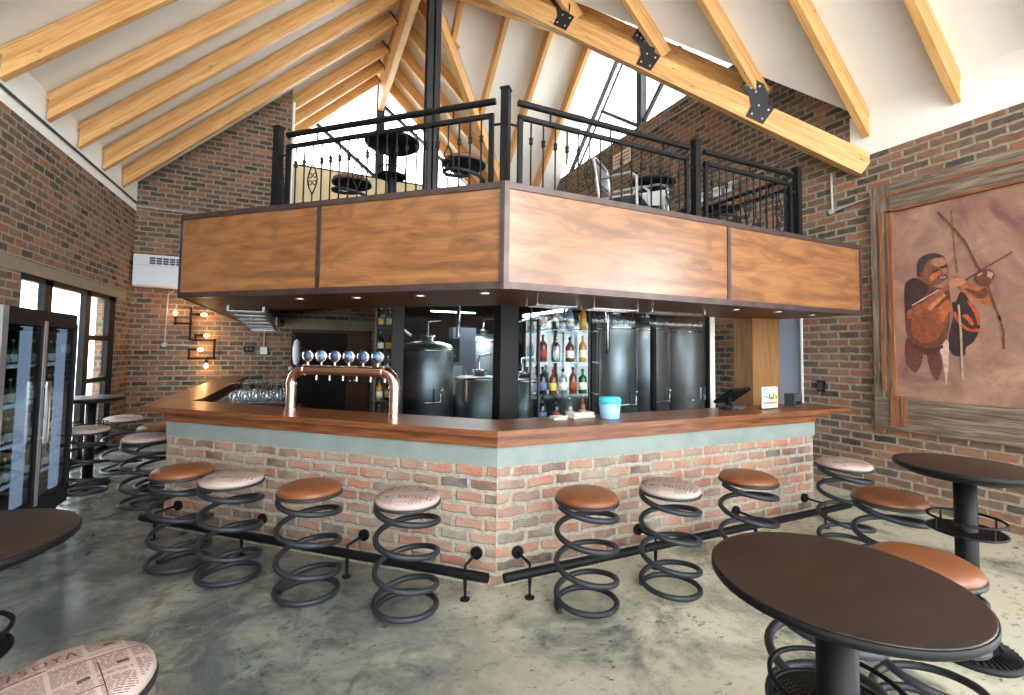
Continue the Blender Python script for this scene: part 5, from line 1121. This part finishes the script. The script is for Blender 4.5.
FIG = [((112,84,66),[[(2.448,3.274),(2.439,3.065),(2.421,3.062),(2.429,3.271)],[(2.439,3.065),(2.427,2.794),(2.409,2.793),(2.421,3.063)],[(2.427,2.794),(2.415,2.597),(2.397,2.597),(2.409,2.793)]]),((52,40,42),[[(2.377,2.4),(2.361,2.39),(2.344,2.362),(2.327,2.325),(2.309,2.275),(2.291,2.217),(2.279,2.183),(2.281,2.2),(2.289,2.242),(2.291,2.264),(2.281,2.246),(2.265,2.208),(2.251,2.163),(2.243,2.118),(2.238,2.068),(2.24,2.017),(2.251,1.966),(2.269,1.915),(2.289,1.872),(2.311,1.845),(2.334,1.827),(2.353,1.807),(2.359,1.778),(2.359,1.747),(2.367,1.725),(2.393,1.714),(2.426,1.713),(2.456,1.723),(2.476,1.747),(2.491,1.782),(2.5,1.824),(2.499,1.87),(2.492,1.921),(2.482,1.976),(2.47,2.031),(2.455,2.088),(2.446,2.143),(2.447,2.194),(2.453,2.242),(2.455,2.279),(2.447,2.291),(2.434,2.29),(2.42,2.299),(2.407,2.333),(2.393,2.376)]]),((184,80,48),[[(2.431,2.193),(2.419,2.165),(2.402,2.116),(2.383,2.072),(2.364,2.043),(2.344,2.02),(2.323,2.004),(2.299,1.999),(2.274,2.002),(2.256,2.001),(2.245,1.991),(2.241,1.978),(2.245,1.968),(2.26,1.965),(2.285,1.965),(2.311,1.97),(2.336,1.982),(2.361,1.999),(2.385,2.023),(2.406,2.054),(2.426,2.091),(2.44,2.126),(2.443,2.157),(2.44,2.185)],[(2.315,2.298),(2.315,2.303),(2.318,2.308),(2.315,2.299),(2.298,2.269),(2.275,2.226),(2.257,2.18),(2.248,2.133),(2.243,2.084),(2.242,2.049),(2.246,2.035),(2.253,2.036),(2.26,2.05),(2.266,2.079),(2.272,2.121),(2.282,2.165),(2.299,2.208),(2.32,2.251),(2.334,2.285),(2.332,2.297),(2.322,2.298)],[(2.375,2.138),(2.366,2.149),(2.349,2.157),(2.331,2.152),(2.313,2.124),(2.295,2.083),(2.285,2.051),(2.287,2.037),(2.298,2.032),(2.309,2.036),(2.321,2.053),(2.333,2.08),(2.345,2.103),(2.358,2.118),(2.371,2.129)]]),((104,60,52),[[(2.863,1.916),(2.821,1.908),(2.766,1.862),(2.726,1.807),(2.717,1.752),(2.722,1.688),(2.734,1.631),(2.749,1.584),(2.77,1.545),(2.791,1.523),(2.809,1.526),(2.825,1.547),(2.841,1.574),(2.858,1.594),(2.875,1.618),(2.884,1.662),(2.886,1.747),(2.882,1.85)],[(2.678,1.772),(2.652,1.799),(2.617,1.815),(2.587,1.807),(2.569,1.763),(2.558,1.696),(2.551,1.637),(2.549,1.603),(2.552,1.578),(2.56,1.551),(2.571,1.512),(2.587,1.47),(2.603,1.446),(2.616,1.453),(2.63,1.48),(2.642,1.513),(2.654,1.548),(2.666,1.588),(2.674,1.633),(2.681,1.681),(2.685,1.732)]]),((204,176,160),[[(2.567,1.79),(2.548,1.834),(2.519,1.881),(2.498,1.892),(2.491,1.845),(2.493,1.763),(2.497,1.672),(2.504,1.569),(2.514,1.46),(2.524,1.401),(2.529,1.436),(2.534,1.523),(2.538,1.603),(2.542,1.645),(2.545,1.675),(2.549,1.705),(2.558,1.733),(2.567,1.76)]]),((108,60,44),[[(2.867,2.532),(2.86,2.555),(2.85,2.567),(2.835,2.575),(2.813,2.587),(2.787,2.596),(2.757,2.593),(2.724,2.57),(2.689,2.536),(2.654,2.505),(2.624,2.485),(2.597,2.469),(2.568,2.458),(2.538,2.455),(2.508,2.457),(2.484,2.448),(2.473,2.42),(2.469,2.381),(2.467,2.339),(2.466,2.298),(2.467,2.255),(2.47,2.212),(2.472,2.173),(2.475,2.135),(2.479,2.094),(2.483,2.053),(2.488,2.01),(2.496,1.968),(2.505,1.926),(2.517,1.884),(2.539,1.85),(2.573,1.826),(2.618,1.811),(2.663,1.804),(2.705,1.806),(2.746,1.817),(2.784,1.834),(2.812,1.853),(2.835,1.877),(2.853,1.915),(2.864,1.973),(2.87,2.043),(2.874,2.116),(2.876,2.187),(2.876,2.258),(2.876,2.316),(2.878,2.344),(2.879,2.357),(2.879,2.38),(2.877,2.428),(2.873,2.485)]]),((140,76,50),[[(2.805,2.148),(2.78,2.186),(2.745,2.211),(2.702,2.23),(2.651,2.244),(2.595,2.252),(2.549,2.253),(2.522,2.247),(2.507,2.234),(2.496,2.214),(2.489,2.186),(2.488,2.151),(2.492,2.112),(2.504,2.069),(2.522,2.022),(2.542,1.978),(2.562,1.939),(2.585,1.903),(2.613,1.876),(2.647,1.861),(2.687,1.854),(2.725,1.86),(2.759,1.878),(2.789,1.908),(2.81,1.95),(2.819,2.012),(2.818,2.085)]]),((178,96,54),[[(2.589,2.206),(2.562,2.248),(2.521,2.297),(2.488,2.323),(2.473,2.307),(2.466,2.269),(2.465,2.232),(2.469,2.209),(2.479,2.188),(2.491,2.163),(2.506,2.126),(2.525,2.085),(2.54,2.063),(2.548,2.079),(2.552,2.116),(2.558,2.15),(2.572,2.168),(2.588,2.183)]]),((66,42,38),[[(2.873,2.418),(2.871,2.471),(2.865,2.515),(2.851,2.549),(2.826,2.572),(2.792,2.585),(2.757,2.584),(2.719,2.564),(2.68,2.531),(2.654,2.496),(2.648,2.464),(2.655,2.431),(2.671,2.396),(2.701,2.363),(2.741,2.329),(2.779,2.295),(2.81,2.254),(2.838,2.214),(2.859,2.207),(2.87,2.257),(2.874,2.34)]]),((84,46,40),[[(2.856,1.906),(2.836,1.891),(2.804,1.86),(2.769,1.834),(2.733,1.818),(2.695,1.806),(2.656,1.802),(2.615,1.81),(2.574,1.825),(2.546,1.833),(2.536,1.825),(2.539,1.809),(2.554,1.79),(2.586,1.768),(2.631,1.744),(2.672,1.729),(2.698,1.728),(2.718,1.737),(2.742,1.754),(2.776,1.779),(2.813,1.812),(2.842,1.843),(2.857,1.871),(2.862,1.896)]]),((166,94,60),[[(2.453,2.586),(2.435,2.582),(2.406,2.563),(2.374,2.539),(2.34,2.513),(2.303,2.484),(2.272,2.456),(2.252,2.432),(2.238,2.411),(2.223,2.399),(2.206,2.408),(2.189,2.425),(2.173,2.427),(2.159,2.396),(2.147,2.348),(2.14,2.306),(2.137,2.278),(2.139,2.255),(2.147,2.24),(2.165,2.235),(2.19,2.237),(2.215,2.246),(2.234,2.259),(2.253,2.278),(2.276,2.302),(2.308,2.331),(2.344,2.365),(2.377,2.4),(2.403,2.432),(2.425,2.463),(2.442,2.496),(2.453,2.531),(2.458,2.566)]]),((108,60,46),[[(2.35,2.431),(2.33,2.426),(2.288,2.402),(2.249,2.385),(2.223,2.392),(2.202,2.408),(2.185,2.412),(2.175,2.392),(2.171,2.361),(2.175,2.335),(2.193,2.317),(2.22,2.305),(2.251,2.309),(2.289,2.344),(2.33,2.396)]]),((128,76,56),[[(2.747,2.667),(2.748,2.697),(2.745,2.729),(2.738,2.759),(2.726,2.785),(2.711,2.808),(2.691,2.826),(2.664,2.837),(2.633,2.843),(2.602,2.843),(2.571,2.835),(2.542,2.822),(2.517,2.803),(2.503,2.778),(2.495,2.748),(2.489,2.717),(2.482,2.688),(2.476,2.66),(2.473,2.634),(2.473,2.612),(2.475,2.592),(2.481,2.572),(2.492,2.552),(2.506,2.533),(2.524,2.515),(2.546,2.499),(2.571,2.485),(2.596,2.479),(2.621,2.484),(2.645,2.497),(2.669,2.516),(2.69,2.54),(2.71,2.569),(2.726,2.598),(2.737,2.621),(2.744,2.642)]]),((62,54,54),[[(2.747,2.667),(2.749,2.697),(2.747,2.735),(2.74,2.769),(2.729,2.794),(2.713,2.814),(2.691,2.83),(2.662,2.841),(2.629,2.847),(2.595,2.845),(2.558,2.829),(2.522,2.806),(2.504,2.788),(2.515,2.785),(2.545,2.788),(2.574,2.79),(2.595,2.788),(2.615,2.786),(2.633,2.778),(2.647,2.766),(2.66,2.749),(2.671,2.729),(2.679,2.706),(2.687,2.68),(2.695,2.659),(2.705,2.646),(2.715,2.638),(2.725,2.635),(2.734,2.639),(2.742,2.649)]]),((168,116,92),[[(2.618,2.767),(2.591,2.776),(2.551,2.78),(2.518,2.776),(2.504,2.761),(2.499,2.739),(2.498,2.719),(2.501,2.703),(2.508,2.69),(2.52,2.683),(2.541,2.683),(2.568,2.689),(2.591,2.701),(2.608,2.721),(2.62,2.747)]]),((66,40,36),[[(2.548,2.687),(2.478,2.697),(2.476,2.672),(2.535,2.66)],[(2.614,2.646),(2.556,2.665),(2.549,2.644),(2.6,2.617)]]),((196,108,64),[[(2.63,2.594),(2.612,2.612),(2.586,2.629),(2.564,2.639),(2.552,2.637),(2.544,2.629),(2.543,2.617),(2.551,2.603),(2.565,2.585),(2.58,2.568),(2.593,2.552),(2.606,2.537),(2.617,2.533),(2.626,2.546),(2.632,2.57)]]),((162,104,80),[[(2.528,2.655),(2.496,2.664),(2.475,2.607),(2.515,2.595)]]),((84,58,60),[[(2.572,2.582),(2.481,2.581),(2.475,2.545),(2.552,2.537)]]),((158,146,160),[[(2.554,2.57),(2.498,2.571),(2.493,2.556),(2.543,2.552)]]),((96,54,42),[[(2.751,2.645),(2.725,2.663),(2.704,2.604),(2.734,2.59)]]),((148,86,58),[[(2.837,2.129),(2.799,2.142),(2.745,2.174),(2.691,2.213),(2.644,2.256),(2.599,2.303),(2.557,2.348),(2.522,2.384),(2.49,2.417),(2.457,2.444),(2.417,2.462),(2.376,2.474),(2.349,2.487),(2.345,2.504),(2.355,2.521),(2.374,2.531),(2.4,2.527),(2.434,2.516),(2.469,2.499),(2.501,2.478),(2.533,2.452),(2.569,2.421),(2.611,2.385),(2.656,2.345),(2.703,2.307),(2.754,2.278),(2.806,2.252),(2.843,2.225),(2.857,2.187),(2.856,2.149)]]),((190,122,84),[[(2.675,2.24),(2.514,2.388),(2.498,2.363),(2.639,2.21)]]),((182,126,98),[[(2.469,2.499),(2.461,2.515),(2.447,2.53),(2.427,2.538),(2.401,2.537),(2.371,2.529),(2.348,2.518),(2.337,2.504),(2.333,2.488),(2.336,2.473),(2.348,2.464),(2.368,2.459),(2.389,2.454),(2.413,2.447),(2.437,2.442),(2.457,2.444),(2.467,2.458),(2.471,2.479)]]),((210,186,166),[[(2.8,2.277),(2.553,2.429),(2.557,2.439),(2.805,2.287)]]),((96,62,46),[[(2.332,2.501),(2.19,2.6),(2.195,2.614),(2.338,2.515)],[(2.19,2.6),(1.979,2.733),(1.983,2.746),(2.195,2.614)]]),((104,70,52),[[(2.552,3.276),(2.434,3.091),(2.42,3.106),(2.537,3.291)],[(2.434,3.092),(2.332,2.9),(2.317,2.914),(2.419,3.105)],[(2.333,2.903),(2.25,2.636),(2.233,2.644),(2.316,2.911)],[(2.249,2.634),(2.225,2.587),(2.211,2.601),(2.234,2.647)],[(2.181,2.441),(2.137,2.252),(2.121,2.258),(2.164,2.447)],[(2.137,2.251),(2.094,2.075),(2.078,2.082),(2.121,2.259)],[(2.078,2.082),(2.087,2.124),(2.103,2.117),(2.094,2.075)],[(2.103,2.118),(2.074,1.959),(2.057,1.966),(2.087,2.124)],[(2.074,1.963),(2.079,1.791),(2.062,1.791),(2.057,1.962)]]),((176,150,126),[[(2.406,2.257),(2.395,1.972),(2.377,1.974),(2.389,2.257)],[(2.395,1.973),(2.395,1.724),(2.377,1.725),(2.377,1.973)],[(2.395,1.723),(2.389,1.468),(2.372,1.47),(2.377,1.725)]]),((104,64,50),[[(2.264,2.524),(2.261,2.548),(2.253,2.571),(2.243,2.589),(2.233,2.601),(2.22,2.607),(2.205,2.609),(2.185,2.607),(2.163,2.601),(2.144,2.591),(2.13,2.576),(2.12,2.558),(2.115,2.536),(2.117,2.51),(2.125,2.481),(2.136,2.456),(2.15,2.438),(2.167,2.425),(2.185,2.42),(2.202,2.424),(2.219,2.435),(2.234,2.451),(2.247,2.473),(2.258,2.498)]]),((184,140,116),[[(2.168,2.586),(2.121,2.546),(2.14,2.498),(2.17,2.528)],[(2.244,2.555),(2.206,2.575),(2.2,2.556),(2.238,2.534)]]),((150,118,100),[[(2.071,2.589),(2.054,2.587),(2.054,2.593),(2.071,2.595)],[(2.044,2.585),(2.012,2.581),(2.012,2.587),(2.044,2.591)],[(2.003,2.58),(1.973,2.576),(1.973,2.582),(2.003,2.586)],[(1.964,2.575),(1.945,2.572),(1.945,2.578),(1.964,2.581)],[(1.936,2.571),(1.912,2.568),(1.912,2.574),(1.936,2.577)],[(1.903,2.567),(1.881,2.564),(1.881,2.57),(1.903,2.573)],[(2.072,2.547),(2.044,2.544),(2.044,2.55),(2.072,2.553)],[(2.034,2.542),(2.004,2.539),(2.004,2.545),(2.034,2.548)],[(1.994,2.538),(1.979,2.536),(1.979,2.542),(1.994,2.543)],[(1.969,2.534),(1.955,2.533),(1.955,2.539),(1.969,2.54)],[(1.946,2.532),(1.915,2.528),(1.915,2.534),(1.946,2.537)],[(1.906,2.527),(1.884,2.524),(1.884,2.53),(1.906,2.533)],[(1.875,2.523),(1.847,2.52),(1.847,2.525),(1.875,2.529)],[(2.073,2.505),(2.059,2.504),(2.059,2.51),(2.073,2.511)],[(2.049,2.503),(2.026,2.5),(2.026,2.506),(2.049,2.509)],[(2.016,2.499),(1.987,2.496),(1.987,2.501),(2.016,2.505)],[(1.978,2.494),(1.96,2.492),(1.96,2.498),(1.978,2.5)],[(1.95,2.491),(1.918,2.488),(1.918,2.493),(1.95,2.497)],[(1.908,2.486),(1.877,2.483),(1.877,2.489),(1.908,2.492)],[(2.075,2.464),(2.06,2.462),(2.06,2.468),(2.074,2.47)],[(2.05,2.461),(2.035,2.459),(2.035,2.465),(2.05,2.467)],[(2.026,2.458),(2.0,2.456),(2.0,2.462),(2.025,2.464)],[(1.991,2.455),(1.958,2.451),(1.958,2.457),(1.991,2.461)],[(1.948,2.45),(1.927,2.448),(1.927,2.454),(1.948,2.456)],[(1.918,2.447),(1.9,2.445),(1.9,2.451),(1.918,2.453)],[(1.891,2.444),(1.87,2.442),(1.87,2.448),(1.891,2.45)],[(2.076,2.422),(2.061,2.42),(2.061,2.426),(2.076,2.428)],[(2.051,2.419),(2.032,2.418),(2.032,2.424),(2.051,2.425)],[(2.023,2.417),(2.0,2.414),(2.0,2.42),(2.023,2.423)],[(1.99,2.413),(1.966,2.411),(1.966,2.417),(1.99,2.419)],[(1.957,2.41),(1.939,2.408),(1.938,2.414),(1.957,2.416)],[(1.929,2.408),(1.911,2.406),(1.911,2.412),(1.929,2.413)],[(1.902,2.405),(1.884,2.403),(1.884,2.409),(1.902,2.411)],[(2.077,2.38),(2.053,2.378),(2.053,2.384),(2.077,2.386)],[(2.043,2.377),(2.023,2.375),(2.023,2.381),(2.043,2.383)],[(2.013,2.374),(1.999,2.373),(1.999,2.379),(2.013,2.38)],[(1.99,2.372),(1.959,2.37),(1.959,2.375),(1.989,2.378)],[(1.949,2.369),(1.925,2.367),(1.925,2.372),(1.949,2.375)],[(1.915,2.366),(1.889,2.363),(1.889,2.369),(1.915,2.372)],[(1.88,2.363),(1.863,2.361),(1.863,2.367),(1.88,2.368)],[(2.078,2.338),(2.043,2.336),(2.043,2.341),(2.078,2.344)],[(2.033,2.335),(2.001,2.332),(2.001,2.338),(2.033,2.341)],[(1.992,2.331),(1.976,2.33),(1.975,2.336),(1.992,2.337)],[(1.966,2.329),(1.946,2.328),(1.946,2.334),(1.966,2.335)],[(1.936,2.327),(1.909,2.325),(1.909,2.331),(1.936,2.333)],[(1.899,2.324),(1.872,2.322),(1.872,2.328),(1.899,2.33)],[(2.079,2.297),(2.045,2.294),(2.045,2.3),(2.079,2.303)],[(2.035,2.294),(2.013,2.292),(2.013,2.298),(2.035,2.299)],[(2.003,2.291),(1.972,2.289),(1.972,2.295),(2.003,2.297)],[(1.963,2.288),(1.936,2.286),(1.936,2.292),(1.963,2.294)],[(1.926,2.286),(1.907,2.284),(1.907,2.29),(1.926,2.292)],[(1.898,2.284),(1.873,2.282),(1.873,2.288),(1.898,2.289)],[(2.08,2.255),(2.048,2.253),(2.047,2.259),(2.08,2.261)],[(2.038,2.252),(2.006,2.25),(2.006,2.256),(2.038,2.258)],[(1.997,2.25),(1.973,2.248),(1.972,2.254),(1.996,2.256)],[(1.963,2.248),(1.938,2.246),(1.938,2.252),(1.963,2.253)],[(1.928,2.245),(1.914,2.245),(1.914,2.25),(1.928,2.251)],[(1.905,2.244),(1.887,2.243),(1.887,2.249),(1.905,2.25)],[(2.081,2.213),(2.05,2.212),(2.05,2.218),(2.081,2.219)],[(2.041,2.211),(2.018,2.21),(2.018,2.216),(2.041,2.217)],[(2.008,2.209),(1.991,2.208),(1.991,2.214),(2.008,2.215)],[(1.982,2.208),(1.957,2.207),(1.957,2.212),(1.981,2.214)],[(1.947,2.206),(1.92,2.205),(1.92,2.21),(1.947,2.212)],[(1.911,2.204),(1.884,2.203),(1.884,2.208),(1.91,2.21)],[(2.083,2.172),(2.061,2.171),(2.06,2.177),(2.083,2.178)],[(2.051,2.17),(2.028,2.169),(2.027,2.175),(2.051,2.176)],[(2.018,2.169),(1.994,2.168),(1.993,2.173),(2.018,2.175)],[(1.984,2.167),(1.955,2.166),(1.954,2.172),(1.984,2.173)],[(1.945,2.165),(1.921,2.164),(1.921,2.17),(1.945,2.171)],[(1.912,2.164),(1.891,2.163),(1.891,2.169),(1.912,2.17)],[(2.084,2.13),(2.059,2.129),(2.059,2.135),(2.084,2.136)],[(2.049,2.129),(2.035,2.128),(2.035,2.134),(2.049,2.135)],[(2.025,2.128),(2.01,2.127),(2.01,2.133),(2.025,2.134)],[(2.001,2.127),(1.973,2.126),(1.973,2.132),(2.001,2.133)],[(1.963,2.126),(1.93,2.124),(1.93,2.13),(1.963,2.131)],[(1.921,2.124),(1.896,2.123),(1.895,2.129),(1.92,2.13)],[(1.886,2.123),(1.866,2.122),(1.866,2.128),(1.886,2.128)],[(2.085,2.089),(2.067,2.088),(2.067,2.094),(2.085,2.094)],[(2.057,2.088),(2.033,2.087),(2.033,2.093),(2.057,2.094)],[(2.023,2.087),(1.989,2.086),(1.989,2.092),(2.023,2.093)],[(1.979,2.085),(1.95,2.085),(1.95,2.09),(1.979,2.091)],[(1.941,2.084),(1.917,2.084),(1.917,2.089),(1.941,2.09)],[(1.907,2.083),(1.877,2.082),(1.877,2.088),(1.907,2.089)],[(2.086,2.047),(2.067,2.047),(2.067,2.052),(2.086,2.053)],[(2.057,2.046),(2.032,2.046),(2.032,2.052),(2.057,2.052)],[(2.023,2.046),(1.989,2.045),(1.989,2.051),(2.023,2.051)],[(1.98,2.045),(1.954,2.044),(1.954,2.05),(1.98,2.051)],[(1.945,2.044),(1.922,2.044),(1.922,2.049),(1.945,2.05)],[(1.913,2.043),(1.895,2.043),(1.895,2.049),(1.913,2.049)],[(2.087,2.005),(2.061,2.005),(2.061,2.011),(2.087,2.011)],[(2.052,2.005),(2.018,2.005),(2.018,2.01),(2.052,2.011)],[(2.008,2.004),(1.994,2.004),(1.994,2.01),(2.008,2.01)],[(1.985,2.004),(1.955,2.004),(1.955,2.009),(1.985,2.01)],[(1.946,2.004),(1.916,2.003),(1.916,2.009),(1.946,2.009)],[(1.907,2.003),(1.876,2.003),(1.876,2.008),(1.907,2.009)],[(2.088,1.964),(2.059,1.964),(2.058,1.97),(2.088,1.97)],[(2.049,1.964),(2.018,1.964),(2.018,1.969),(2.049,1.97)],[(2.008,1.964),(1.984,1.963),(1.984,1.969),(2.008,1.969)],[(1.974,1.963),(1.95,1.963),(1.949,1.969),(1.974,1.969)],[(1.94,1.963),(1.918,1.963),(1.918,1.969),(1.94,1.969)],[(1.909,1.963),(1.895,1.963),(1.895,1.969),(1.909,1.969)]])]
m = MB(); m.box((-.05, .93-2.0, 1.2-2.3), (-.03, 2.99-2.0, 3.42-2.3)); mats = [M['canvas']]
for pz, (colr, polys) in enumerate(FIG):
    mats.append(paint(*colr))
    for poly in polys: m.face([(-.0503-.0004*(pz+1), y-2.0, z-2.3) for y, z in poly], None, pz+1)
m.build('canvas', mats, t)

# ------------------------------------------------------------------ daylight, lamps, camera
W_ = bpy.data.worlds.new('World'); bpy.context.scene.world = W_; W_.use_nodes = True
bg = W_.node_tree.nodes['Background']; bg.inputs[0].default_value = (.90, .96, 1, 1); bg.inputs[1].default_value = 5.0
add_light('daylight_added_front', 'AREA', ((GX0+GX1)/2, YF-.02, GZ/2), 1, (1, 1, 1), GX1-GX0, GZ, (PI/2, 0, 0), True).rotation_euler = (-PI/2, 0, 0)  # sky portal of the added front opening; its gable follows
add_light('daylight_added_front_gable', 'AREA', (RX, YF-.02, 6.6), 1, (1, 1, 1), 8.2, 4.7, (0, 0, 0), True).rotation_euler = (-PI/2, 0, 0)
add_light('daylight_left', 'AREA', (XL-.02, (WY0+WY1)/2, WZ/2), 1, (1, 1, 1), WZ, WY1-WY0, (0, -PI/2, 0), True)
add_light('daylight_added_left', 'AREA', (XL-.02, (FW0+FW1)/2, 1.3), 1, (1, 1, 1), 2.6, FW1-FW0, (0, -PI/2, 0), True)  # this portal and the next serve the added side openings
add_light('daylight_added_right', 'AREA', (XR+.02, (RW0+RW1)/2, RWZ/2), 1, (1, 1, 1), RWZ, RW1-RW0, (0, PI/2, 0), True)
add_light('daylight_gable', 'AREA', (RX, YG-.01, 7.6), 1, (1, 1, 1), 4.4, 2.7, (0, 0, 0), True).rotation_euler = (-PI/2, 0, PI)
add_light('daylight_cross', 'AREA', (XR-.01, CYC, 7.7), 1, (1, 1, 1), 2.5, 5.2, (0, PI/2, 0), True)

f, yaw, pitch, roll, hh = 455.4235, .4273, .0484, .0135, 1.712
fw = V((sin(yaw)*cos(pitch), cos(yaw)*cos(pitch), sin(pitch))); r0 = V((cos(yaw), -sin(yaw), 0)); u0 = r0.cross(fw)
rr = r0*cos(roll)+u0*sin(roll); uu = -r0*sin(roll)+u0*cos(roll)
cam = bpy.data.cameras.new('camera'); co = bpy.data.objects.new('camera', cam); C.objects.link(co)
mw = Matrix((rr, uu, -fw)).transposed().to_4x4(); mw.translation = (0, 0, hh); co.matrix_world = mw
cam.sensor_width = 36; cam.sensor_fit = 'HORIZONTAL'; cam.lens = f*36/1024; cam.shift_y = (328.4367-347.5)/1024; cam.clip_start = .02; cam.clip_end = 200
sc = bpy.context.scene; sc.camera = co
sc.view_settings.view_transform = 'Standard'; sc.view_settings.look = 'None'; sc.view_settings.gamma = 1; sc.view_settings.use_curve_mapping = False
sc.view_settings.exposure = 1.3
sc.cycles.use_denoising = True; sc.cycles.max_bounces = 10; sc.cycles.diffuse_bounces = 5; sc.cycles.glossy_bounces = 4; sc.cycles.transparent_max_bounces = 16
sc.cycles.caustics_reflective = False; sc.cycles.caustics_refractive = False; sc.cycles.sample_clamp_indirect = 6
